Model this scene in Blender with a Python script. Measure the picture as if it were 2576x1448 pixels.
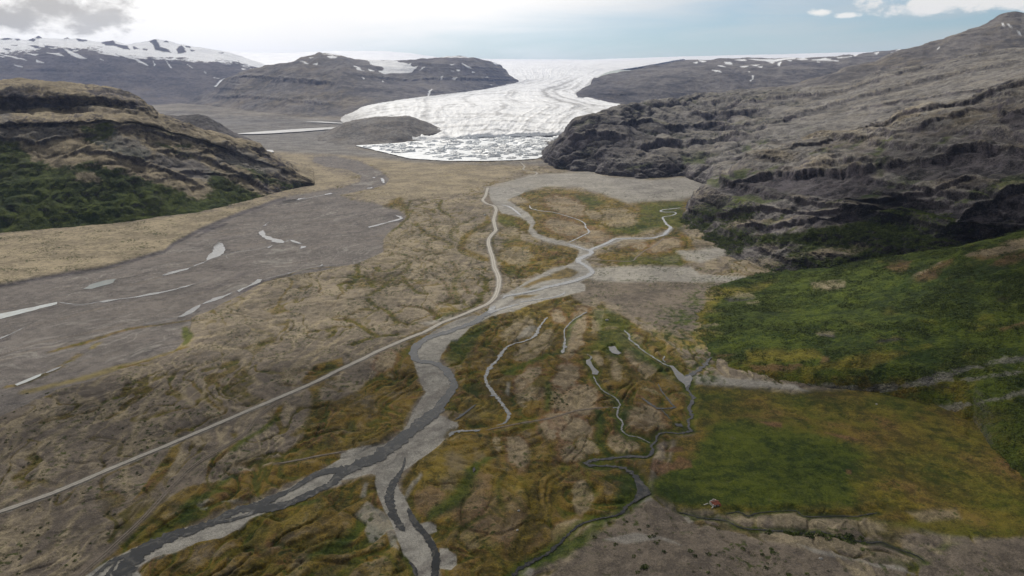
import bpy, math, random
import numpy as np
from mathutils import Vector
from mathutils.geometry import tessellate_polygon

for o in list(bpy.data.objects):
    bpy.data.objects.remove(o)
S = bpy.context.scene
COL = S.collection
rng = np.random.default_rng(11)
random.seed(5)

# ---------------------------------------------------------------- camera
H, PITCH, FP = 250.0, math.radians(16.5), 1741.0      # eye height (m), tilt, focal length in px of a 2576 px wide picture
cam = bpy.data.cameras.new("camera")
cam.sensor_width = 36.0
cam.lens = 36.0 * FP / 2576.0
cam.clip_start, cam.clip_end = 1.0, 120000.0
cam_o = bpy.data.objects.new("camera", cam)
cam_o.location = (0, 0, H)
cam_o.rotation_euler = (math.radians(90) - PITCH, 0, 0)
COL.objects.link(cam_o)
S.camera = cam_o

# ---------------------------------------------------------------- sun
SUN_AZ, SUN_EL = math.radians(-22), math.radians(44)   # azimuth from +Y towards +X
sun = bpy.data.lights.new("sun", 'SUN')
sun.energy = 3.4
sun.angle = math.radians(2.5)
sun.color = (1.0, 0.95, 0.87)
sun_o = bpy.data.objects.new("sun", sun)
sd = Vector((math.sin(SUN_AZ) * math.cos(SUN_EL), math.cos(SUN_AZ) * math.cos(SUN_EL), math.sin(SUN_EL)))
sun_o.rotation_euler = sd.to_track_quat('Z', 'Y').to_euler()
sun_o.location = (0, 0, 3000)
COL.objects.link(sun_o)

# ---------------------------------------------------------------- node helper
class NT:
    def __init__(s, tree):
        s.t = tree; s.n = tree.nodes; s.n.clear()
    def new(s, typ, ins=None, **props):
        nd = s.n.new(typ)
        for k, v in props.items(): setattr(nd, k, v)
        for k, v in (ins or {}).items():
            if isinstance(v, bpy.types.NodeSocket): s.t.links.new(v, nd.inputs[k])
            else: nd.inputs[k].default_value = v
        return nd
    def math(s, op, a, b=0.0, c=None, clamp=False):
        d = {0: a, 1: b}
        if c is not None: d[2] = c
        return s.new('ShaderNodeMath', d, operation=op, use_clamp=clamp).outputs[0]
    def vmath(s, op, a, b=None, scale=None):
        d = {0: a}
        if b is not None: d[1] = b
        if scale is not None: d['Scale'] = scale
        nd = s.new('ShaderNodeVectorMath', d, operation=op)
        return nd.outputs['Value'] if op in ('LENGTH', 'DOT_PRODUCT') else nd.outputs[0]
    def mix(s, f, a, b):
        nd = s.n.new('ShaderNodeMix'); nd.data_type = 'RGBA'
        for sock, v in ((nd.inputs[0], f), (nd.inputs[6], a), (nd.inputs[7], b)):
            if isinstance(v, bpy.types.NodeSocket): s.t.links.new(v, sock)
            else: sock.default_value = v if not isinstance(v, tuple) else (v + (1.0,))[:4]
        return nd.outputs[2]
    def ramp(s, x, lo, hi):
        nd = s.new('ShaderNodeMapRange', {0: x, 1: lo, 2: hi}); nd.interpolation_type = 'SMOOTHSTEP'
        return nd.outputs[0]
    def noise(s, vec, scale, detail=3.0, rough=0.55, dist=0.0):
        return s.new('ShaderNodeTexNoise', {'Vector': vec, 'Scale': scale, 'Detail': detail, 'Roughness': rough, 'Distortion': dist}).outputs[0]

# ---------------------------------------------------------------- sky
world = bpy.data.worlds.new("World"); S.world = world
world.use_nodes = True
w = NT(world.node_tree)
sky = w.new('ShaderNodeTexSky', sky_type='NISHITA', sun_disc=False)
sky.sun_elevation = SUN_EL
sky.sun_rotation = SUN_AZ
sky.altitude = 300; sky.air_density = 1.0; sky.dust_density = 0.6; sky.ozone_density = 1.0
tc = w.new('ShaderNodeTexCoord').outputs['Generated']
sep = w.new('ShaderNodeSeparateXYZ', {0: tc})
X, Y, Z = sep.outputs
az = w.math('ARCTAN2', X, Y)                 # radians, 0 = straight ahead
el = w.math('ARCSINE', Z)
ae = w.new('ShaderNodeCombineXYZ', {0: az, 1: el, 2: 0.0}).outputs[0]
stre = w.new('ShaderNodeMapping', {0: ae, 'Scale': (3.0, 24.0, 1.0), 'Rotation': (0, 0, 0.05)}).outputs[0]
n_st = w.noise(stre, 1.4, 5.0, 0.55, 0.4)
n_cl = w.noise(w.new('ShaderNodeMapping', {0: ae, 'Scale': (1.0, 1.7, 1.0)}).outputs[0], 26.0, 6.0, 0.6, 0.2)
n_big = w.noise(tc, 2.2, 4.0, 0.5)
# veil of bright cloud: its lower edge climbs to the right
edge = w.math('ADD', w.math('MULTIPLY', az, 0.130), 0.056)
edge = w.math('ADD', edge, w.math('MULTIPLY', w.math('SUBTRACT', n_st, 0.5), 0.055))
veil = w.ramp(w.math('SUBTRACT', el, edge), -0.028, 0.050)
left = w.ramp(az, -0.02, -0.34)
veil = w.math('MAXIMUM', veil, left)
wisps = w.math('MULTIPLY', w.ramp(n_st, 0.36, 0.72), 0.4)
veil = w.math('MAXIMUM', veil, wisps)
# glow round the hidden sun, dimmer cloud overhead and behind
sdn = w.new('ShaderNodeCombineXYZ', {0: sd.x, 1: sd.y, 2: sd.z}).outputs[0]
cs = w.vmath('DOT_PRODUCT', tc, sdn)
glow = w.ramp(cs, 0.30, 1.0)
up = w.ramp(el, 0.22, 0.9)
back = w.ramp(Y, 0.3, -0.6)
veil_l = w.math('ADD', 0.96, w.math('MULTIPLY', glow, 0.22))
veil_l = w.math('MULTIPLY', veil_l, w.math('SUBTRACT', 1.0, w.math('MULTIPLY', up, 0.72)))
veil_l = w.math('MULTIPLY', veil_l, w.math('SUBTRACT', 1.0, w.math('MULTIPLY', back, 0.62)))
veil_l = w.math('MULTIPLY', veil_l, w.math('ADD', 0.86, w.math('MULTIPLY', n_big, 0.28)))
rightdim = w.ramp(az, -0.05, 0.45)
veil_l = w.math('MULTIPLY', veil_l, w.math('SUBTRACT', 1.0, w.math('MULTIPLY', rightdim, 0.36)))
veil_c = w.vmath('SCALE', (1.0, 0.975, 0.925), scale=veil_l)
clear = w.vmath('SCALE', sky.outputs[0], scale=0.078)
clear = w.vmath('MULTIPLY', clear, (0.80, 0.93, 1.03))
col = w.mix(veil, clear, veil_c)
def blob(caz, cel, ra, re, lo, hi, f=1.0):
    dx = w.math('DIVIDE', w.math('SUBTRACT', az, caz), ra)
    dy = w.math('DIVIDE', w.math('SUBTRACT', el, cel), re)
    r = w.math('SQRT', w.math('ADD', w.math('MULTIPLY', dx, dx), w.math('MULTIPLY', dy, dy)))
    v = w.math('ADD', w.math('SUBTRACT', 1.0, r), w.math('MULTIPLY', w.math('SUBTRACT', n_cl, 0.5), 3.0 * f))
    return w.ramp(v, lo, hi)
def pix_dir(u, v):
    dx, dy, dz = (u - 1288) / FP, 1.0, (724 - v) / FP
    y = dy * math.cos(PITCH) + dz * math.sin(PITCH); z = -dy * math.sin(PITCH) + dz * math.cos(PITCH)
    n = math.sqrt(dx * dx + y * y + z * z)
    return math.atan2(dx, y), math.asin(z / n)
for (u, v, ru, rv, colr, hi) in [(130, 25, 175, 52, (0.56, 0.535, 0.49), 0.9), (250, 52, 60, 26, (0.60, 0.58, 0.54), 0.7), (0, 50, 110, 36, (0.53, 0.51, 0.47), 0.7),
                             (2068, 29, 26, 9, (0.92, 0.90, 0.84), 0.6), (2128, 38, 30, 7, (0.88, 0.88, 0.84), 0.7),
                             (2420, -4, 190, 30, (0.84, 0.83, 0.79), 0.5), (2340, 22, 110, 16, (0.84, 0.83, 0.80), 0.7)]:
    a, e = pix_dir(u, v)
    col = w.mix(blob(a, e, ru / FP, rv / FP, 0.0, hi, 0.8), col, colr)
bg = w.new('ShaderNodeBackground', {0: col, 1: 1.0})
w.new('ShaderNodeOutputWorld', {0: bg.outputs[0]})

S.view_settings.view_transform = 'Standard'
S.view_settings.look = 'None'
S.view_settings.exposure = 0.12
S.view_settings.gamma = 1.0
S.cycles.use_denoising = True
S.cycles.max_bounces = 6
S.cycles.volume_bounces = 1

# ================================================================ numpy toolbox
F32 = np.float32
_perm = rng.permutation(1024).astype(np.int32)
_perm = np.concatenate([_perm, _perm, _perm])
_g2 = rng.uniform(0, 2 * np.pi, 1024)
_g2 = np.stack([np.cos(_g2), np.sin(_g2)], 1).astype(F32)
_g3 = rng.normal(size=(1024, 3)); _g3 = (_g3 / np.linalg.norm(_g3, axis=1)[:, None]).astype(F32)
def perlin2(x, y, seed=0):
    x = np.asarray(x, dtype=np.float64); y = np.asarray(y, dtype=np.float64)
    xi = np.floor(x); yi = np.floor(y)
    fx = (x - xi).astype(F32); fy = (y - yi).astype(F32)
    xi = (xi.astype(np.int64) + seed * 37) & 1023; yi = (yi.astype(np.int64) + seed * 91) & 1023
    u = fx * fx * fx * (fx * (fx * 6 - 15) + 10); v = fy * fy * fy * (fy * (fy * 6 - 15) + 10)
    r = 0
    x1 = (xi + 1) & 1023; y1 = (yi + 1) & 1023
    def g(a, b, dx, dy):
        k = _perm[_perm[a] + b]; gg = _g2[k]; return gg[..., 0] * dx + gg[..., 1] * dy
    a = g(xi, yi, fx, fy); b = g(x1, yi, fx - 1, fy); c = g(xi, y1, fx, fy - 1); d = g(x1, y1, fx - 1, fy - 1)
    return ((a + u * (b - a)) * (1 - v) + (c + u * (d - c)) * v) * 1.5
def perlin3(x, y, z, seed=0):
    xi = np.floor(x); yi = np.floor(y); zi = np.floor(z)
    fx = (x - xi).astype(F32); fy = (y - yi).astype(F32); fz = (z - zi).astype(F32)
    xi = (xi.astype(np.int64) + seed * 37) & 1023; yi = (yi.astype(np.int64) + seed * 91) & 1023; zi = zi.astype(np.int64) & 1023
    s = lambda t: t * t * t * (t * (t * 6 - 15) + 10)
    u, v, ww = s(fx), s(fy), s(fz)
    x1 = (xi + 1) & 1023; y1 = (yi + 1) & 1023; z1 = (zi + 1) & 1023
    def g(a, b, c, dx, dy, dz):
        gg = _g3[_perm[_perm[_perm[a] + b] + c]]
        return gg[..., 0] * dx + gg[..., 1] * dy + gg[..., 2] * dz
    l = lambda a, b, t: a + t * (b - a)
    lo = l(l(g(xi, yi, zi, fx, fy, fz), g(x1, yi, zi, fx - 1, fy, fz), u), l(g(xi, y1, zi, fx, fy - 1, fz), g(x1, y1, zi, fx - 1, fy - 1, fz), u), v)
    hi = l(l(g(xi, yi, z1, fx, fy, fz - 1), g(x1, yi, z1, fx - 1, fy, fz - 1), u), l(g(xi, y1, z1, fx, fy - 1, fz - 1), g(x1, y1, z1, fx - 1, fy - 1, fz - 1), u), v)
    return l(lo, hi, ww) * 1.5
def fbm2(x, y, L, oct=4, gain=0.5, seed=0):
    r, a, n = 0, 1.0, 0.0
    for i in range(oct):
        r = r + a * perlin2(x / L, y / L, seed + i); n += a; a *= gain; L /= 2.03
    return r / n
def fbm3(P, L, oct=4, gain=0.5, seed=0, ridged=False):
    r, a, n = 0, 1.0, 0.0
    for i in range(oct):
        q = perlin3(P[..., 0] / L, P[..., 1] / L, P[..., 2] / L, seed + i)
        if ridged: q = 1 - 2 * np.abs(q)
        r = r + a * q; n += a; a *= gain; L /= 2.07
    return r / n
def sstep(a, b, x):
    t = np.clip((x - a) / (b - a), 0, 1); return t * t * (3 - 2 * t)

K = 1300 / 2575 / 1.51009
TILE = {'A': (0, 0), 'B': (1295, 0), 'C': (2590, 0), 'D': (0, 728), 'E': (1295, 728), 'G': (2590, 728), 'H': (0, 1456), 'I': (1295, 1456), 'J': (2590, 1456)}
def pts(s):
    """'E 10,20 30,40 I 5,6' -> survey points in the 2576 px frame ('F' = already in that frame)."""
    out, ox, oy, k = [], 0, 0, 1.0
    for t in s.split():
        if t.isalpha():
            if t == 'F': ox = oy = 0; k = 1.0
            else: ox, oy = TILE[t][0] / 1.51009, TILE[t][1] / 1.51009; k = K
        else:
            p = [float(q) for q in t.split(',')]
            out.append((ox + p[0] * k, oy + p[1] * k) + tuple(p[2:]))
    return out
def ray(u, v):
    dx = (u - 1288) / FP; dz = (724 - v) / FP
    return dx, math.cos(PITCH) + dz * math.sin(PITCH), -math.sin(PITCH) + dz * math.cos(PITCH)
def on_plane(u, v, z=0.0):
    dx, dy, dz = ray(u, v); t = (z - H) / dz
    return dx * t, dy * t
def at_dist(u, v, D):
    dx, dy, dz = ray(u, v); t = D / dy
    return dx * t, D + 0 * t, H + dz * t
def smooth_line(P, n=6):
    P = np.array(P, float); out = []
    Q = np.vstack([2 * P[0] - P[1], P, 2 * P[-1] - P[-2]])
    for i in range(1, len(Q) - 2):
        p0, p1, p2, p3 = Q[i - 1], Q[i], Q[i + 1], Q[i + 2]
        for t in np.arange(n) / n:
            out.append(0.5 * ((2 * p1) + (-p0 + p2) * t + (2 * p0 - 5 * p1 + 4 * p2 - p3) * t * t + (-p0 + 3 * p1 - 3 * p2 + p3) * t ** 3))
    out.append(P[-1])
    return np.array(out)
def poly_sd(u, v, poly, pad=30):
    """signed distance (positive inside), only evaluated near the polygon"""
    P = np.array([p[:2] for p in poly], float)
    lo = P.min(0) - pad; hi = P.max(0) + pad
    idx = np.nonzero((u > lo[0]) & (u < hi[0]) & (v > lo[1]) & (v < hi[1]))[0]
    if len(idx) == 0: return idx, None
    x, y = u[idx].astype(F32), v[idx].astype(F32)
    d = np.full(len(idx), 1e9, F32); ins = np.zeros(len(idx), bool)
    for i in range(len(P)):
        ax, ay = P[i]; bx, by = P[(i + 1) % len(P)]
        ex, ey = bx - ax, by - ay
        t = np.clip(((x - ax) * ex + (y - ay) * ey) / (ex * ex + ey * ey + 1e-9), 0, 1)
        d = np.minimum(d, (x - ax - t * ex) ** 2 + (y - ay - t * ey) ** 2)
        if ay != by:
            c = ((ay > y) != (by > y)) & (x < (bx - ax) * (y - ay) / (by - ay) + ax)
            ins ^= c
    d = np.sqrt(d)
    return idx, np.where(ins, d, -d)
def line_dist(x, y, L, pad):
    """distance minus half-width to a line of (x, y, width); returns index, value, along"""
    L = np.asarray(L); lo = L[:, :2].min(0) - pad; hi = L[:, :2].max(0) + pad
    idx = np.nonzero((x > lo[0]) & (x < hi[0]) & (y > lo[1]) & (y < hi[1]))[0]
    px, py = x[idx].astype(F32), y[idx].astype(F32)
    best = np.full(len(idx), 1e9, F32)
    for i in range(len(L) - 1):
        ax, ay, wa = L[i]; bx, by, wb = L[i + 1]
        m = pad + max(wa, wb)
        s = np.nonzero((px > min(ax, bx) - m) & (px < max(ax, bx) + m) & (py > min(ay, by) - m) & (py < max(ay, by) + m))[0]
        if len(s) == 0: continue
        qx, qy = px[s], py[s]
        ex, ey = bx - ax, by - ay
        t = np.clip(((qx - ax) * ex + (qy - ay) * ey) / (ex * ex + ey * ey + 1e-9), 0, 1)
        d = np.hypot(qx - ax - t * ex, qy - ay - t * ey) - 0.5 * (wa + t * (wb - wa))
        best[s] = np.minimum(best[s], d)
    return idx, best

# surface classes kept as weights on every terrain mesh
TAN, BROWN, SANDUR, PALE, MOSS, GRASS, YELLOW, SHRUB, RUST, ROCK, SNOW, SCREE = range(12)
class Paint:
    def __init__(s, n, base, u, v, warp=None):
        s.w = np.zeros((n, 12), F32); s.w[:, base] = 1
        s.u, s.v = u, v
        s.uw, s.vw = (u + warp[0], v + warp[1]) if warp is not None else (u, v)
    def put(s, cls, a, idx=None):
        if idx is None:
            a = np.clip(a, 0, 1).astype(F32); s.w *= (1 - a)[:, None]; s.w[:, cls] += a
        else:
            a = np.clip(a, 0, 1).astype(F32); s.w[idx] *= (1 - a)[:, None]; s.w[idx, cls] += a
    def poly(s, cls, txt, soft=6, amt=1.0, noise=None, na=0.0):
        for t in (txt if isinstance(txt, list) else [txt]):
            idx, d = poly_sd(s.uw, s.vw, pts(t), 40)
            if d is None: continue
            if noise is not None: d = d + noise[idx] * na
            s.put(cls, sstep(-soft, soft, d) * (amt if np.isscalar(amt) else amt[idx]), idx)

MATS = {}
def mesh_from_grid(name, P, mask, mat, kind='structure', smooth=True):
    R, C = P.shape[:2]
    me = bpy.data.meshes.new(name)
    me.vertices.add(R * C)
    me.vertices.foreach_set('co', P.reshape(-1).astype(F32))
    i = np.arange(R * C).reshape(R, C)
    q = np.stack([i[:-1, :-1], i[:-1, 1:], i[1:, 1:], i[1:, :-1]], -1).reshape(-1, 4)
    nq = len(q)
    me.loops.add(nq * 4); me.polygons.add(nq)
    me.loops.foreach_set('vertex_index', q.reshape(-1).astype(np.int32))
    me.polygons.foreach_set('loop_start', (np.arange(nq) * 4).astype(np.int32))
    me.polygons.foreach_set('loop_total', np.full(nq, 4, np.int32))
    me.polygons.foreach_set('use_smooth', np.full(nq, smooth))
    me.update()
    if mask is not None:
        for k in range(3):
            at = me.attributes.new('cover_%d' % k, 'FLOAT_COLOR', 'POINT')
            at.data.foreach_set('color', mask[:, 4 * k:4 * k + 4].reshape(-1).astype(F32))
    me.materials.append(mat)
    o = bpy.data.objects.new(name, me); COL.objects.link(o)
    if kind: o['kind'] = kind
    return o

# ---------------------------------------------------------------- terrain material
CLS = {  # two colours per class, mixed by noise
    TAN:    ((0.318, 0.266, 0.178), (0.168, 0.140, 0.095)),
    BROWN:  ((0.175, 0.146, 0.116), (0.095, 0.080, 0.066)),
    SANDUR: ((0.165, 0.148, 0.136), (0.108, 0.097, 0.091)),
    PALE:   ((0.330, 0.318, 0.288), (0.215, 0.206, 0.188)),
    MOSS:   ((0.175, 0.116, 0.018), (0.056, 0.042, 0.008)),
    GRASS:  ((0.070, 0.092, 0.009), (0.020, 0.038, 0.004)),
    YELLOW: ((0.250, 0.195, 0.032), (0.140, 0.108, 0.020)),
    SHRUB:  ((0.050, 0.070, 0.009), (0.013, 0.024, 0.004)),
    RUST:   ((0.190, 0.105, 0.060), (0.085, 0.046, 0.025)),
    ROCK:   ((0.088, 0.078, 0.088), (0.014, 0.013, 0.016)),
    SNOW:   ((0.88, 0.89, 0.90), (0.74, 0.75, 0.77)),
    SCREE:  ((0.225, 0.213, 0.197), (0.095, 0.090, 0.086)),
}
def terrain_mat(name, sc=1.0, bump=0.6, rough=0.95, speck=0.42):
    m = bpy.data.materials.new(name); m.use_nodes = True
    t = NT(m.node_tree)
    pos = t.new('ShaderNodeNewGeometry').outputs['Position']
    nL = t.noise(pos, 0.016 / sc, 4, 0.6)
    nM = t.noise(pos, 0.11 / sc, 5, 0.68)
    nF = t.noise(pos, 0.75 / sc, 3, 0.7)
    f = t.math('ADD', t.math('MULTIPLY', nM, 0.6), t.math('MULTIPLY', nF, 0.4))
    f = t.math('ADD', f, t.math('MULTIPLY', t.math('SUBTRACT', nL, 0.5), 0.5))
    f = t.ramp(f, 0.40, 0.60)
    acc = None
    for k in range(3):
        at = t.new('ShaderNodeAttribute', attribute_name='cover_%d' % k)
        sp = t.new('ShaderNodeSeparateColor', {0: at.outputs['Color']})
        ws = [sp.outputs[0], sp.outputs[1], sp.outputs[2], at.outputs['Alpha']]
        for j in range(4):
            a, b = CLS[4 * k + j]
            c = t.vmath('SCALE', t.mix(f, b, a), scale=ws[j])
            acc = c if acc is None else t.vmath('ADD', acc, c)
    # tiny stones and tussocks
    sp_ = t.noise(pos, 1.9 / sc, 2, 0.8)
    s1_ = t.new('ShaderNodeMapRange', {0: sp_, 1: 0.3, 2: 0.7, 3: 1.0 - speck, 4: 1.0 + speck}).outputs[0]
    acc = t.vmath('SCALE', acc, scale=s1_)
    h = t.math('ADD', t.math('MULTIPLY', nM, 1.6), t.math('MULTIPLY', nF, 0.7))
    bp = t.new('ShaderNodeBump', {'Strength': bump, 'Distance': 1.5 * sc, 'Height': h})
    bs = t.new('ShaderNodeBsdfPrincipled', {'Base Color': acc, 'Roughness': rough, 'Normal': bp.outputs[0]})
    bs.inputs['Specular IOR Level'].default_value = 0.15
    t.new('ShaderNodeOutputMaterial', {0: bs.outputs[0]})
    return m
M_GROUND = terrain_mat('valley_ground', 1.0, 0.55)
M_HILL = terrain_mat('hill_ground', 1.7, 1.0)
M_MOUNT = terrain_mat('mountain_ground', 6.0, 0.9)
M_ICE = terrain_mat('glacier_ice', 4.0, 0.45, 0.6, 0.06)

def simple_mat(name, col, rough=0.9, col2=None, scale=0.3, bump=0.3, spec=0.3):
    m = bpy.data.materials.new(name); m.use_nodes = True
    t = NT(m.node_tree)
    pos = t.new('ShaderNodeNewGeometry').outputs['Position']
    n = t.noise(pos, scale, 5, 0.65)
    c = t.mix(t.ramp(n, 0.35, 0.65), col2 or tuple(0.7 * q for q in col), col)
    bp = t.new('ShaderNodeBump', {'Strength': bump, 'Distance': 0.2, 'Height': n})
    bs = t.new('ShaderNodeBsdfPrincipled', {'Base Color': c, 'Roughness': rough, 'Normal': bp.outputs[0]})
    bs.inputs['Specular IOR Level'].default_value = spec
    t.new('ShaderNodeOutputMaterial', {0: bs.outputs[0]})
    return m
def water_mat(name, deep, shoal, rough=0.08, ior=1.33, ripple=0.12, lo=.45, hi=.7):
    m = bpy.data.materials.new(name); m.use_nodes = True
    t = NT(m.node_tree)
    pos = t.new('ShaderNodeNewGeometry').outputs['Position']
    n = t.noise(pos, 0.9, 4, 0.65, 0.6)
    n2 = t.noise(pos, 0.13, 5, 0.65, 1.2)
    c = t.mix(t.ramp(n2, lo, hi), deep, shoal)
    bp = t.new('ShaderNodeBump', {'Strength': ripple, 'Distance': 0.12, 'Height': n})
    rr = t.math('ADD', rough, t.math('MULTIPLY', t.ramp(n2, .4, .7), .12))
    bs = t.new('ShaderNodeBsdfPrincipled', {'Base Color': c, 'Roughness': rr, 'IOR': ior, 'Normal': bp.outputs[0]})
    t.new('ShaderNodeOutputMaterial', {0: bs.outputs[0]})
    return m
M_WATER = water_mat('river_water', (0.010, 0.012, 0.014), (0.06, 0.057, 0.05), 0.05, 1.36, 0.14)
M_STREAM = water_mat('stream_water', (0.11, 0.115, 0.118), (0.22, 0.215, 0.20), 0.05, 1.5, 0.10)
M_UPPER = water_mat('silty_sheen_river_water', (0.12, 0.125, 0.13), (0.26, 0.255, 0.24), 0.05, 1.5, 0.10)  # silty base paled further to stand in for sky reflection upstream
M_POND = water_mat('still_water', (0.10, 0.10, 0.10), (0.16, 0.15, 0.14), 0.03, 1.5, 0.03)
M_SILT = water_mat('silty_water', (0.30, 0.33, 0.33), (0.30, 0.29, 0.27), 0.06, 1.45, 0.03)
M_LAGOON = simple_mat('brash_ice', (0.84, 0.86, 0.88), 0.45, (0.58, 0.61, 0.64), 0.035, 0.6)
M_ROAD = simple_mat('gravel_road', (0.34, 0.32, 0.28), 0.95, (0.25, 0.235, 0.21), 0.5)
M_TRACK = simple_mat('dirt_track', (0.22, 0.185, 0.15), 0.95, (0.15, 0.13, 0.105), 0.4)

# ================================================================ ribbons: river, streams, roads
def world_line(txt, z=0.0, wdefault=3.0, n=6):
    P = pts(txt); out = []
    wd = wdefault
    for p in P:
        if len(p) > 2: wd = p[2]
        x, y = on_plane(p[0], p[1], z); out.append((x, y, wd))
    return smooth_line(out, n)
def ribbon(name, L, z, mat, jit=0.12, taper=True, kind='structure'):
    L = np.asarray(L); n = len(L)
    d = np.gradient(L[:, :2], axis=0); d /= np.linalg.norm(d, axis=1)[:, None] + 1e-9
    nx = np.stack([-d[:, 1], d[:, 0]], 1)
    s = np.arange(n)
    w1 = 1 + jit * 2.2 * perlin2(s / 3.1, s * 0 + L[0, 0], 3) + jit * 1.3 * perlin2(s / 1.1, s * 0 + 9.5, 5)
    w2 = 1 + jit * 2.2 * perlin2(s / 2.7, s * 0 + L[0, 1], 7) + jit * 1.3 * perlin2(s / 1.3, s * 0 + 4.5, 6)
    hw = 0.5 * L[:, 2]; w1 = np.clip(w1, .35, 2.2); w2 = np.clip(w2, .35, 2.2)
    if taper: hw = hw * np.clip(np.minimum(s, n - 1 - s) / 2.5 + 0.15, 0, 1)
    rows = []
    for f in (-1, -0.33, 0.33, 1):
        ww = hw * f * (w1 if f > 0 else w2)
        rows.append(np.concatenate([L[:, :2] + nx * ww[:, None], np.full((n, 1), z)], 1))
    P = np.stack(rows, 0)
    o = mesh_from_grid(name, P[::-1], None, mat, kind)
    return o
def flat_poly(name, txt, z, mat, rough=0.10, kind='structure'):
    P = [on_plane(p[0], p[1], z) for p in pts(txt)]
    A = []
    for i in range(len(P)):
        a = np.array(P[i]); b = np.array(P[(i + 1) % len(P)])
        k = max(2, int(np.linalg.norm(b - a) / 6)); k = min(k, 14)
        nrm = np.array([-(b - a)[1], (b - a)[0]])
        for j in range(k):
            q = a + (b - a) * j / k
            if j: q = q + nrm * rough * rng.normal() * 0.35 * math.sin(math.pi * j / k)
            A.append(q)
    V = [Vector((q[0], q[1], 0)) for q in A]
    tris = tessellate_polygon([V])
    me = bpy.data.meshes.new(name)
    me.from_pydata([(q[0], q[1], z) for q in A], [], [tuple(t) for t in tris])
    me.update()
    if len(me.polygons) and me.polygons[0].normal.z < 0: me.flip_normals()
    me.materials.append(mat)
    o = bpy.data.objects.new(name, me); COL.objects.link(o); o['kind'] = kind
    return o

SZ = -2.4    # level of the wide sandur plain below the heath
RIVERS = [  # (text, default width)
 ('E 2560,118,3 2500,125,4 2430,132,4 2405,143,4 2440,150,4 2500,150,3 2522,160,3 2490,176,3 2425,188,3 2432,212,4 2450,240,5 2480,265,6 2452,300,6 2420,325,6 2340,345,6 2200,347,5 2070,352,7 2010,380,7 1950,405,6 1880,432,8 1886,460,7 1830,485,9 1785,515,9 1830,545,7 1876,578,7 1890,602,7 1850,632,8 1750,667,9 1650,693,9 1550,712,8 1480,735,6 1350,762,6 1250,778,7 1175,808,7 1138,850,8 1135,895,8 1110,905,8'),
 ('E 1135,880,6 1110,908,8 1060,935,8 1000,978,9 900,1015,9 760,1062,10 660,1092,9 580,1145,8 548,1200,8 575,1262,8 650,1275,8 720,1290,7 785,1335,7 830,1395,7 850,1440,7 I 815,75,8 750,165,10 670,245,11 560,330,12 430,430,12 320,515,12 190,585,12 70,635,12 -20,668,9'),
 ('H 2600,632,8 2500,650,7 2400,668,7 2310,716,5 2200,785,4 2080,840,6 1960,900,8 1900,930,9'),
 ('I 60,640,7 -20,690,7 H 2500,745,6 2400,792,6 2250,862,7 2100,915,8 1980,928,9 1860,930,8 1760,955,7 1640,1020,7 1540,1062,7 1430,1100,8 1320,1130,9 1200,1185,10 1090,1235,11 1010,1315,11 950,1380,11 915,1448,11 900,1500,11'),
 ('H 1590,1045,2 1700,1030,2.5 1850,985,3 1960,945,4 2060,925,3'),
 ('H 1130,1215,5 1000,1265,4 880,1315,4 800,1355,4 740,1395,5 690,1430,7 650,1470,8'),
 ('H 880,1335,1.5 830,1400,2 800,1448,3 780,1490,4'),
 ('E 1700,388,2 1760,405,4 1820,425,5 1875,442,5'),
 ('E 1205,95,3 1260,107,4 1300,130,4 1335,160,4 1355,176,2'),
 ('E 1330,828,2 1450,810,3 1600,790,3 1670,765,3 1690,745,1'),
 ('E 1135,905,3 1180,885,5 1260,860,5 1340,840,4'),
 ('I 482,545,1 475,600,1.5 455,650,2 425,700,4 385,760,5 365,830,5.5 372,910,5.5 402,1000,5 440,1060,4.5 480,1105,2'),
 ('I 505,930,2 540,1010,3.5 590,1080,4 650,1150,4 695,1230,4 717,1300,4 712,1380,4 705,1448,4 700,1500,4'),
 ('I 515,1330,1 550,1380,2 570,1448,2.5'),
]
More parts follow.
